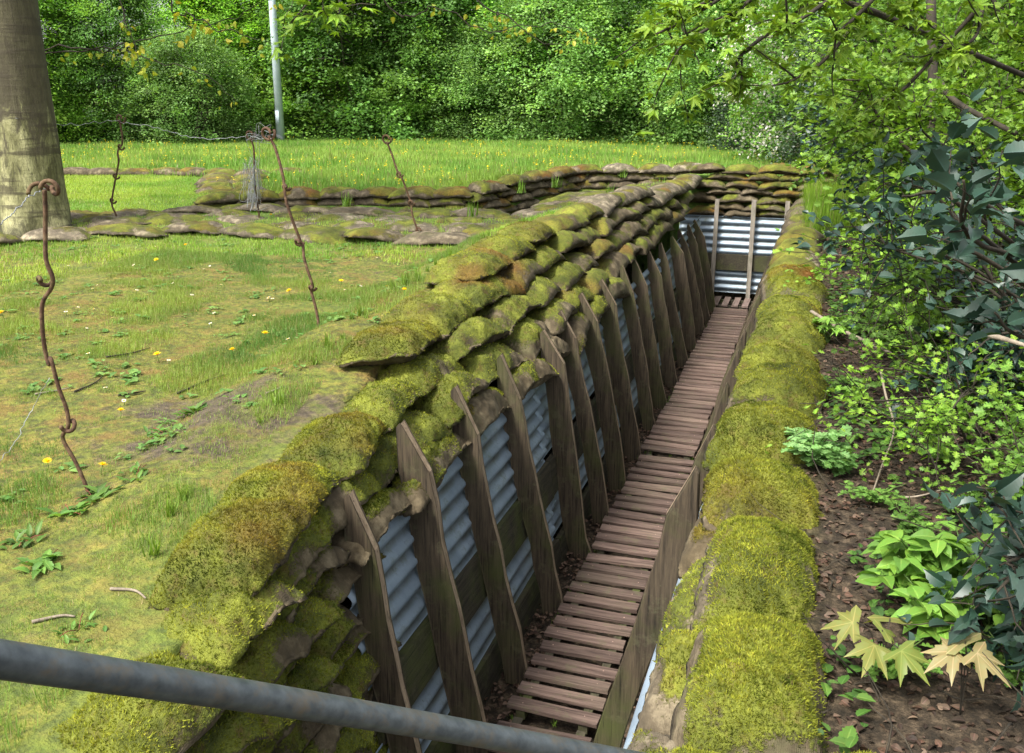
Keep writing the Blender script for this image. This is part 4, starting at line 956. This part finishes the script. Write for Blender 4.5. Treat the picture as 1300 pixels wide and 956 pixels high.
# low plants by the mossy crest
def rosette(name, base, n, tpl, cols, leaf, h, sp, label, seed, mat='leaf', up=.3, stems=8):
    rs = np.random.RandomState(seed); r = empty(name, base); tag(r, label, 'plant'); sb = MB(); lb = MB()
    for j in range(stems):
        a = rs.uniform(0, 2*PI); q = rs.uniform(.1, 1)**.6; tip = np.array([math.cos(a)*sp*q, math.sin(a)*sp*q, h*rs.uniform(.5, 1)*(1-.3*q)])
        P = smooth_path([np.zeros(3), tip*[.4, .4, .65], tip], 5); sb.tube(P, np.linspace(.004, .0015, len(P)), 5, col=(.09, .16, .04))
        m = max(1, n//stems); t_ = rs.uniform(.35, 1, m); k = (t_*(len(P)-1)).astype(int); aa = rs.uniform(0, 2*PI, m)
        fw = np.stack([np.cos(aa), np.sin(aa), rs.uniform(-.2, up, m)], 1)
        lb.scatter(*tpl, P[k]+fw*.008, fw, np.array([0, 0, 1])+rs.normal(0, .25, (m, 3)), leaf*rs.uniform(.6, 1.15, m), mixc(rs, m, cols, .2))
    sb.build('stems', M['leaf'], r); sb2 = lb.build('leaves', M[mat], r, smooth=False); return r
rosette('leafy_seedling', gz(.40, 3.0), 210, OVATE, [(.14, .30, .04), (.18, .35, .05), (.11, .24, .04)], .085, .36, .22, 'clump of fresh green oval leaved shoots on the dark soil beside the near moss', 61, stems=14)
rosette('leafy_seedling', gz(.56, 3.1), 120, OVATE, [(.13, .28, .04), (.16, .31, .05)], .08, .32, .18, 'smaller oval leaved clump to the right of the fresh green clump', 62, stems=9)
rosette('leafy_seedling', gz(.78, 3.3), 130, OVATE, [(.12, .26, .04), (.16, .31, .05)], .08, .34, .24, 'oval leaved shoots merging into the dark holly at the lower right', 68, stems=14)
rosette('leafy_seedling', gz(.46, 2.72), 110, OVATE, [(.13, .28, .04), (.17, .33, .05)], .075, .26, .18, 'lower oval leaved shoots between the fresh clump and pale maple seedling', 69, stems=12)
rosette('leafy_seedling', gz(.60, 2.85), 110, OVATE, [(.12, .26, .04), (.16, .31, .05)], .08, .34, .2, 'taller oval leaved shoots above the buff maple seedling', 70, stems=12)
for q, (x_, y_, lab) in enumerate([(.42, 3.5, 'fine leaved herb behind the fresh oval leaved clump'), (.95, 4.0, 'fine leaved herb in front of the holly'), (.45, 4.75, 'fine leaved herb beyond the pale curved stick'), (.3, 6.6, 'herb by the foot of the distant maple seedling'), (.62, 5.6, 'herb under the maple seedling by the pale branch'), (.32, 3.75, 'small green herb sprouting between the moss and the pale stick'), (.62, 4.3, 'low herb patch under the wiry hawthorn seedling'), (.2, 5.3, 'herb growing against the right crest beyond the lobed clump'), (.75, 5.1, 'herb patch under the hawthorn sapling'), (.3, 2.55, 'little herb below the pale maple seedling'), (.62, 2.6, 'little herb by the buff maple seedling'), (.35, 7.2, 'herb tuft where the pale branch meets the crest')]):
    rosette('ground_herb', gz(x_, y_), 90, HAW, [(.10, .22, .04), (.14, .28, .05)], .04, .13, .17, lab, 160+q, stems=10)
rosette('celandine_clump', gz(.06, 4.05), 330, HAW, [(.14, .30, .08), (.2, .38, .13)], .06, .24, .17, 'blue green lobed leaf clump growing against the right mossy crest', 63, stems=16)
rosette('celandine_clump', gz(.16, 4.0), 90, HAW, [(.10, .22, .05), (.12, .25, .07)], .045, .14, .12, 'lower lobed leaf clump just right of the blue green clump', 64, stems=9)
rosette('maple_seedling', gz(.25, 4.9), 22, MAPLE, [(.14, .28, .04), (.12, .24, .04)], .07, .22, .12, 'green maple seedling with drooping leaves above the blue green clump', 65, stems=6)
rosette('maple_seedling', gz(.12, 6.3), 30, MAPLE, [(.14, .28, .04), (.12, .24, .04)], .075, .3, .16, 'small maple seedling leaning over the distant right crest', 66, stems=7)
rosette('maple_seedling', gz(.5, 6.0), 36, MAPLE, [(.14, .28, .04), (.12, .24, .04)], .07, .3, .25, 'maple seedling above the pale fallen branch', 67, stems=8)
def big_maple(pts, label, seed, cols):
    rs = np.random.RandomState(seed); c = np.mean([at_d(*p[:3]) for p in pts], 0); base = np.array([c[0]+.02, c[1]+.04, float(ground_z(c[0], c[1]))]); r = empty('maple_seedling', base); tag(r, label, 'plant')
    sb = MB(); lb = MB(); pos = []; fw = []; sz = []
    for (px, py, d_, s_, ang) in pts:
        p = at_d(px, py, d_)-base; u = _Rt*math.cos(ang)+(-_fh*.0+np.array([0, 0, 1]))*0
        dirv = _Rt*math.cos(ang)+_fh*math.sin(ang)*1.0+np.array([0, 0, -.35]); pos.append(p); fw.append(dirv); sz.append(s_)
        sb.tube(smooth_path([np.zeros(3), (p)*[.5, .5, .8], p], 5), .0018, 5)
    m = len(pos); lb.scatter(*MAPLE, np.array(pos), np.array(fw), np.array([0, -.35, 1])+rs.normal(0, .08, (m, 3)), np.array(sz), mixc(rs, m, cols, .08))
    sb.build('stems', M['twig'], r); lb.build('leaves', M['leaf'], r); return r
PALE = [(.21, .24, .06), (.17, .23, .05), (.24, .24, .08)]
big_maple([(1088, 790, 2.62, .10, 2.6), (1130, 785, 2.68, .10, 1.3), (1112, 815, 2.55, .095, -2.2), (1140, 822, 2.52, .10, -1.0), (1120, 800, 2.62, .07, .4)], 'pale yellow maple seedling with five leaves beside the near right moss', 71, PALE)
big_maple([(1225, 815, 2.42, .095, 1.8), (1235, 825, 2.38, .10, -.8), (1215, 825, 2.42, .09, 3.4)], 'buff pale maple seedling with limp leaves in the lower right corner', 72, [(.22, .20, .09), (.18, .19, .07)])
# ------------------------------------------------------------------ stuff on the right bank: litter, twigs, ivy
rs = np.random.RandomState(9); n = 26000; x = rs.uniform(.05, 2.6, n); y = rs.uniform(1.6, 11, n); z = ground_z(x, y)+.006
b = MB(); b.scatter(*OVATE, np.stack([x, y, z], 1), rnd_dirs(rs, n, -.15, .3), np.array([0, 0, 1])+rs.normal(0, .45, (n, 3)), rs.uniform(.01, .036, n), mixc(rs, n, [(.04, .026, .018), (.09, .055, .035), (.15, .11, .075), (.025, .018, .012)], .3))
tag(b.build('leaf_litter', M['petal'], smooth=False), 'brown dead leaves strewn over the dark soil of the right bank', 'leaf litter', kind='stuff')
n = 22000; x = rs.uniform(.12, 2.8, n); y = rs.uniform(2.0, 12, n); keep = fbm(xyz(x*2.2, y*2.2, 4), 2)+.10*(x > .8) > .475; x, y = x[keep], y[keep]; n = len(x); z = ground_z(x, y)+rs.uniform(.01, .07, n)
b = MB(); b.scatter(*SERR, np.stack([x, y, z], 1), rnd_dirs(rs, n, -.1, .4), np.array([0, 0, 1])+rs.normal(0, .3, (n, 3)), rs.uniform(.022, .06, n), mixc(rs, n, [(.06, .15, .025), (.11, .23, .04), (.045, .10, .03)], .25))
tag(b.build('ground_ivy', M['leaf'], smooth=False), 'small green ivy and herbs creeping over the right bank', 'ground cover', kind='stuff')
b = MB()
for j in range(520):
    x0, y0 = rs.uniform(.1, 2.2), rs.uniform(2, 10); a = rs.uniform(0, 2*PI); L = rs.uniform(.1, .5); P = limb_path(rs, (x0, y0, float(ground_z(x0, y0))+.02), (math.cos(a), math.sin(a), rs.uniform(-.05, .4)), L, 6, .05, .25); b.tube(P, np.linspace(.0035, .001, len(P)), 4)
tag(b.build('fallen_twigs', M['twig']), 'thin brown twigs littering the right bank', 'twigs', kind='stuff')
def stick(pts, r0, label, mat='pale_twig'):
    P = smooth_path(pts, 6); b = MB(); b.tube(P, np.linspace(r0, r0*.5, len(P)), 7); o = b.build('fallen_branch', M[mat], origin=tuple(P[0])); tag(o, label, 'branch')
stick([at_z(1030, 396, .12), at_z(1065, 417, .1), at_z(1100, 434, .12), at_z(1132, 449, .08)], .016, 'pale barkless branch lying between the right crest and thicket')
stick([at_d(1118, 470, 4.3), at_d(1124, 500, 4.2), at_d(1135, 545, 4.1), at_z(1120, 590, .06), at_z(1108, 625, .05)], .006, 'thin bleached stick standing curved above the lobed leaf clump')
stick([at_z(1135, 632, .05), at_z(1165, 630, .07), at_z(1195, 622, .1)], .005, 'thin pale stick lying above the oval leaved clump')
stick([at_d(1255, 425, 3.4), at_d(1280, 432, 3.3), at_d(1312, 442, 3.2)], .012, 'yellowish barked branch end poking in at the right edge', 'pale_twig')
stick([at_z(430, 280, .1)*1, at_z(428, 410, .2), at_z(429, 430, .1)][1:]+[at_z(431, 452, .02)], .012, 'short rotten stake stub at the end of a mossy bag', 'twig')

# ------------------------------------------------------------------ grass
def grass_patch(n, xr, yr, dens, hfun, wfun, cols, seed, tpl, name, label):
    rs = np.random.RandomState(seed); x = rs.uniform(*xr, n); y = rs.uniform(*yr, n)
    k = rs.rand(n) < dens(x, y); x, y = x[k], y[k]; z = ground_z(x, y); k = z > -.5; x, y, z = x[k], y[k], z[k]; n = len(x)
    h = hfun(x, y, rs); a = rs.uniform(0, 2*PI, n); lean = rs.uniform(.15, .9, n)
    fw = np.stack([np.cos(a)*lean, np.sin(a)*lean, np.ones(n)], 1); upv = np.stack([np.cos(a), np.sin(a), np.zeros(n)], 1)*-1+np.array([0, 0, .2])
    w = wfun(x, y, rs); t1 = fbm(xyz(x*1.2, y*1.2, 6), 2)[:, None]; t1 = np.clip((t1-.3)*2.5, 0, 1)
    col = np.array(cols[0])*(1-t1)+np.array(cols[1])*t1; d = rs.rand(n) < .08; col[d] = (.28, .24, .12); col = col*(1+rs.uniform(-.25, .25, (n, 1)))
    b = MB(); b.scatter(*tpl, np.stack([x, y, z-.004], 1), fw, upv, np.stack([w, h, h], 1), col)
    tag(b.build(name, M['grass'], smooth=False), label, 'grass', kind='stuff')
def clearbag(x, y):   # keep blades off the bags
    m = np.where((x > xtop_left(y)-.38) & (x < .15) & (y < 15.6), 0., 1.)
    m = m*np.where(dist_poly(x, y, [(-2.7, 13.9), (-2.7, 11), (-3.9, 10.1), (-5.7, 9.8), (-7.2, 9.7), (-8.5, 8.5)]) < .75, .3, 1)
    m = m*np.where(dist_poly(x, y, FP) < .25, .05, 1)
    return m*np.where(x > .1, np.where(y > 11.5, 1, 0), 1)
def lawn_d(x, y):
    c = .6*fbm(xyz(x*2.6, y*2.6, 3), 3)+.4*fbm(xyz(x*8, y*8, 3), 3); return clearbag(x, y)*np.clip((c-.46)*7+.3+.5*sstep(6, 10, y)+.4*sstep(-5, -8, x), .05, 1)
grass_patch(520000, (-6.5, -1.5), (1.2, 8), lawn_d, lambda x, y, r: r.uniform(.010, .03, len(x))*(1+1.1*(fbm(xyz(x*2.6, y*2.6, 3), 3) > .56)), lambda x, y, r: r.uniform(.0018, .0035, len(x)), [(.08, .18, .03), (.20, .29, .05)], 1, BL1, 'lawn_grass', 'short patchy mossy grass of the near lawn')
grass_patch(420000, (-6, -1.5), (1.2, 7), lambda x, y: clearbag(x, y)*np.clip(.95-1.5*np.clip(fbm(xyz(x*.8, y*.8, 2), 3)-.55, 0, 1)*4, .15, 1), lambda x, y, r: r.uniform(.005, .013, len(x)), lambda x, y, r: r.uniform(.0018, .0034, len(x)), [(.18, .25, .04), (.22, .165, .042)], 5, BL1, 'lawn_moss', 'fine yellow green moss covering the near lawn')
grass_patch(420000, (-16, -1.8), (6, 15), lambda x, y: np.where((y < 8) & (x > -6.5), 0, lawn_d(x, y)), lambda x, y, r: r.uniform(.02, .06, len(x)), lambda x, y, r: r.uniform(.004, .009, len(x)), [(.13, .26, .03), (.26, .37, .05)], 2, BL1, 'lawn_grass', 'fuller green grass of the far lawn round the tree')
def mead_d(x, y): return clearbag(x, y)*np.where((x > -4.6) & (y < 15.7) & (x < .2), 0, 1)
grass_patch(520000, (-26, 3), (12.6, 30), lambda x, y: mead_d(x, y)*np.where((y < 15) & (x < -9), 0, 1)*np.where(in_poly(x, y, POLY2), 0, 1), lambda x, y, r: r.uniform(.06, .2, len(x))*(.7+.6*fbm(xyz(x*.7, y*.7), 2)), lambda x, y, r: r.uniform(.01, .022, len(x)), [(.15, .31, .05), (.27, .42, .08)], 3, BLADE, 'meadow_grass', 'lush bright meadow grass before the hedge')
grass_patch(26000, (-.45, 1.5), (11, 16.5), lambda x, y: np.where((x > -.12-.12*(y-11)/4), 1, .0), lambda x, y, r: r.uniform(.12, .42, len(x)), lambda x, y, r: r.uniform(.006, .012, len(x)), [(.12, .24, .02), (.2, .34, .03)], 4, BLADE, 'tall_grass', 'tall bright grass tufts at the far end of the right bank')
# tufts along bag seams and the trench foot
rs = np.random.RandomState(14); b = MB()
def tuft(c, n, h, col=(.12, .25, .03)):
    a = rs.uniform(0, 2*PI, n); l = rs.uniform(.2, 1, n); fw = np.stack([np.cos(a)*l, np.sin(a)*l, np.ones(n)], 1)
    b.scatter(*BLADE, np.array(c)+rs.normal(0, h*.12, (n, 3))*[1, 1, 0], fw, np.stack([-np.cos(a), -np.sin(a), .2*np.ones(n)], 1), np.stack([np.full(n, h*.06), rs.uniform(.5, 1, n)*h, rs.uniform(.5, 1, n)*h], 1), np.array(col)*(1+rs.uniform(-.3, .3, (n, 1))))
for j in range(260):
    y = rs.uniform(2.6, 13.5); s_ = rs.choice([-1.33, -1.36, -1.28, -.95, -.9, -1.1]); tuft((s_, y, -1.58), 10, rs.uniform(.03, .07), (.09, .17, .02))
for j in range(60):
    y = rs.uniform(2.4, 12); tuft((float(xtop_left(y))-rs.uniform(.5, .62), y, float(ground_z(xtop_left(y)-.58, y))), 22, rs.uniform(.05, .12), (.15, .26, .03))
for px, py in [(840, 240), (775, 250), (790, 225), (660, 245), (705, 238), (600, 275), (440, 262)]: tuft(at_z(px, py, .25), 26, .22, (.14, .27, .03))
tag(b.build('grass_tufts', M['grass'], smooth=False), 'small grass tufts sprouting along the duckboards and bag seams', 'grass', kind='stuff')
# weeds on the lawn: broad leaf rosettes
n = 900; x = rs.uniform(-8, -2.6, n); y = rs.uniform(1.5, 10, n); kk = clearbag(x, y) > .5; x, y = x[kk], y[kk]
cl = fbm(xyz(x*1.5, y*1.5, 20), 2) > .5; x, y = x[cl], y[cl]; n = len(x)
b2 = MB()
for j in range(n):
    m = 7; a = rs.uniform(0, 2*PI, m); sc = rs.uniform(.02, .05); z0 = float(ground_z(x[j], y[j]))+.008
    b2.scatter(*OVATE, np.tile([x[j], y[j], z0], (m, 1))+rs.normal(0, .02, (m, 3))*[1, 1, .1], np.stack([np.cos(a), np.sin(a), rs.uniform(.1, .7, m)], 1), np.tile([0, 0, 1.], (m, 1)), np.full(m, sc)*rs.uniform(.6, 1.2, m), mixc(rs, m, [(.08, .18, .04), (.12, .22, .05)], .2))
tag(b2.build('clover_weeds', M['leaf'], smooth=False), 'flat clover and plantain weeds scattered through the near lawn', 'weeds', kind='stuff')
# dandelion plants near the first picket
def dand_plant(px, py, label, seed, s_=.11):
    s_ *= .62
    rs = np.random.RandomState(seed); c = at_z(px, py, 0); r = empty('weed_clump', gz(c[0], c[1])); tag(r, label, 'plant', 'leafy weed clumps on the lawn')
    m = 16; a = rs.uniform(0, 2*PI, m); b = MB(); b.scatter(*SERR, rs.normal(0, .035, (m, 3))*[1, 1, 0], np.stack([np.cos(a), np.sin(a), rs.uniform(.2, 1.1, m)], 1), np.tile([0, 0, 1.], (m, 1)), np.stack([np.full(m, s_*.55), rs.uniform(.6, 1.2, m)*s_, np.full(m, s_)], 1), mixc(rs, m, [(.07, .16, .03), (.11, .22, .04)], .25)); b.build('leaves', M['leaf'], r)
    b = MB(); 
    for q in range(2): a_ = rs.uniform(0, 2*PI); b.tube([(0, 0, 0), (math.cos(a_)*.04, math.sin(a_)*.04, .02), (math.cos(a_)*.07, math.sin(a_)*.07, .02)], .0015, 5, col=(.2, .06, .04))
    b.build('stalks', M['petal'], r)
for q, (px, py, lab, s_) in enumerate([(120, 640, 'broad leaved weed clump at the foot of the nearest picket', .13), (60, 715, 'weed rosette just above the handrail', .13), (245, 535, 'dandelion leaves with reddish stalks in the middle of the near lawn', .12), (175, 620, 'small weed right of the nearest picket', .08), (210, 560, 'small leafy weed in front of the reddish stalked dandelion', .08), (30, 690, 'weed rosette at the left edge above the handrail', .1), (90, 655, 'leafy weed left of the picket foot', .12), (100, 800, 'small weed by the handrail', .06)]): dand_plant(px, py, lab, 80+q, s_)
# flowers: dandelions and daisies
def flower(name, kind, h, r_):
    r = empty(name, (0, 0, 0)); rs = np.random.RandomState(2); b = MB(); b.tube([(0, 0, 0), (.003, 0, h*.5), (0, 0, h)], .0015, 5, col=(.1, .2, .04)); b.build('stem', M['petal'], r)
    b = MB(); m = 26 if kind == 'd' else 16; a = np.linspace(0, 2*PI, m, endpoint=False)
    if kind == 'd':
        for k in range(3): aa = a+k*.1; b.scatter(*BL1, np.tile([0, 0, h], (m, 1)), np.stack([np.cos(aa), np.sin(aa), np.full(m, .15+.5*k)], 1), np.tile([0, 0, 1.], (m, 1)), np.stack([np.full(m, r_*.25), np.full(m, r_*(1-.2*k)), np.full(m, r_)], 1), np.full((m, 3), (.85, .60, .01)))
    else:
        b.scatter(*QUAD, np.tile([0, 0, h], (m, 1)), np.stack([np.cos(a), np.sin(a), np.full(m, .1)], 1), np.tile([0, 0, 1.], (m, 1)), np.stack([np.full(m, r_*.4), np.full(m, r_), np.full(m, r_)], 1), np.full((m, 3), .75))
    b.build('petals', M['petal'], r)
    if kind != 'd': b = MB(); b.tube([(0, 0, h), (0, 0, h+.002)], .004, 8, col=(.8, .55, .02)); b.build('centre', M['petal'], r)
    return r
dd = flower('dandelion', 'd', .04, .021)
DP = [(432, 360), (200, 333), (335, 428), (297, 449), (152, 528), (128, 600), (370, 372), (237, 314), (514, 420), (345, 288), (492, 372), (202, 457), (60, 590), (5, 400)]
for i, (px, py) in enumerate(DP):
    o = dd if i == 0 else copy_tree(dd); c = at_z(px, py, .03); o.location = gz(c[0], c[1]); o.rotation_euler = (rs.uniform(-.3, .3), rs.uniform(-.3, .3), rs.uniform(0, 6)); s_ = 1.1 if py > 500 else 1.35; o.scale = (s_,)*3
    tag(o, 'yellow dandelion in the near lawn, %s counted from the right' % ordn([p[0] for p in sorted(DP, reverse=True)].index(px)), 'dandelion', 'yellow dandelions on the near lawn')
da = flower('daisy', 'w', .025, .011); DS = []
for i in range(70):
    x = rs.uniform(-8, -2.9); y = rs.uniform(2.2, 9.3)
    if i > 30: x = -4.5+rs.normal(0, 1.0); y = 5.2+rs.normal(0, 1.1)
    if x > xtop_left(y)-.7: x -= 1.2
    o = da if i == 0 else copy_tree(da); o.location = gz(x, y); o.rotation_euler = (rs.uniform(-.4, .4), rs.uniform(-.4, .4), 0); s_ = rs.uniform(.9, 1.5); o.scale = (s_,)*3
    tag(o, 'small white daisy scattered in the near lawn', 'daisy', 'white daisies on the near lawn')
n = 1500; x = rs.uniform(-24, 1.5, n); y = rs.uniform(13, 28, n); c_ = fbm(xyz(x*.5, y*.5, 1), 2)+.12*sstep(-8, -2, x)*sstep(18, 22, y); kk = (c_ > .5) & (mead_d(x, y) > .5) & (~in_poly(x, y, POLY2)); x, y = x[kk], y[kk]; n = len(x)
b = MB()
for k in range(5):
    a = rs.uniform(0, 2*PI, n); b.scatter(*QUAD, np.stack([x, y, ground_z(x, y)+rs.uniform(.12, .22, n)], 1), np.stack([np.cos(a), np.sin(a), rs.uniform(0, .5, n)], 1), np.tile([0, 0, 1.], (n, 1)), np.full(n, .032), np.tile([.85, .65, .02], (n, 1)))
tag(b.build('meadow_dandelions', M['petal'], smooth=False), 'hundreds of yellow dandelions dotting the meadow before the hedge', 'wildflowers', kind='stuff')
# sticks and stones on the lawn
i = 0
for (a, b_, lab) in [((150, 505), (185, 497), 'dark stick left of the pale leaf'), ((95, 500), (130, 480), 'thin dark twig near the nearest picket'), ((45, 505), (88, 495), 'grey stick lying left of the picket'), ((225, 498), (290, 475), 'long thin twig across the middle lawn'), ((135, 455), (190, 440), 'reddish straight twig on the lawn'),
                     ((40, 787), (95, 780), 'pale forked twig above the handrail'), ((140, 745), (185, 757), 'bleached root piece on the moss near the handrail'), ((340, 528), (360, 520), 'short pale twig beside the mossy crest'), ((360, 800), (390, 790), 'tiny twig by the crest')]:
    P = [at_z(*a, .015), (at_z(*a, .02)+at_z(*b_, .02))/2+[0, .03, 0], at_z(*b_, .015)]
    for p in P: p[2] = float(ground_z(p[0], p[1]))+.008
    stick(P, .006, lab, 'twig' if 'dark' in lab or 'reddish' in lab or 'thin' in lab else 'pale_twig')
# litter at the trench foot
n = 5000; x = np.where(rs.rand(n) < .6, rs.uniform(-1.62, -1.3, n), rs.uniform(-.92, -.5, n)); y = rs.uniform(2.4, 14, n)
b = MB(); b.scatter(*OVATE, np.stack([x, y, np.full(n, -1.625)+rs.uniform(-.02, .02, n)], 1), rnd_dirs(rs, n, -.1, .4), np.array([0, 0, 1])+rs.normal(0, .4, (n, 3)), rs.uniform(.015, .045, n), mixc(rs, n, [(.05, .03, .02), (.12, .08, .05), (.2, .14, .1)], .3))
tag(b.build('leaf_litter', M['petal'], smooth=False), 'damp dead leaves gathered beside the duckboards on the trench floor', 'leaf litter', kind='stuff')
print('bags', bag_count)
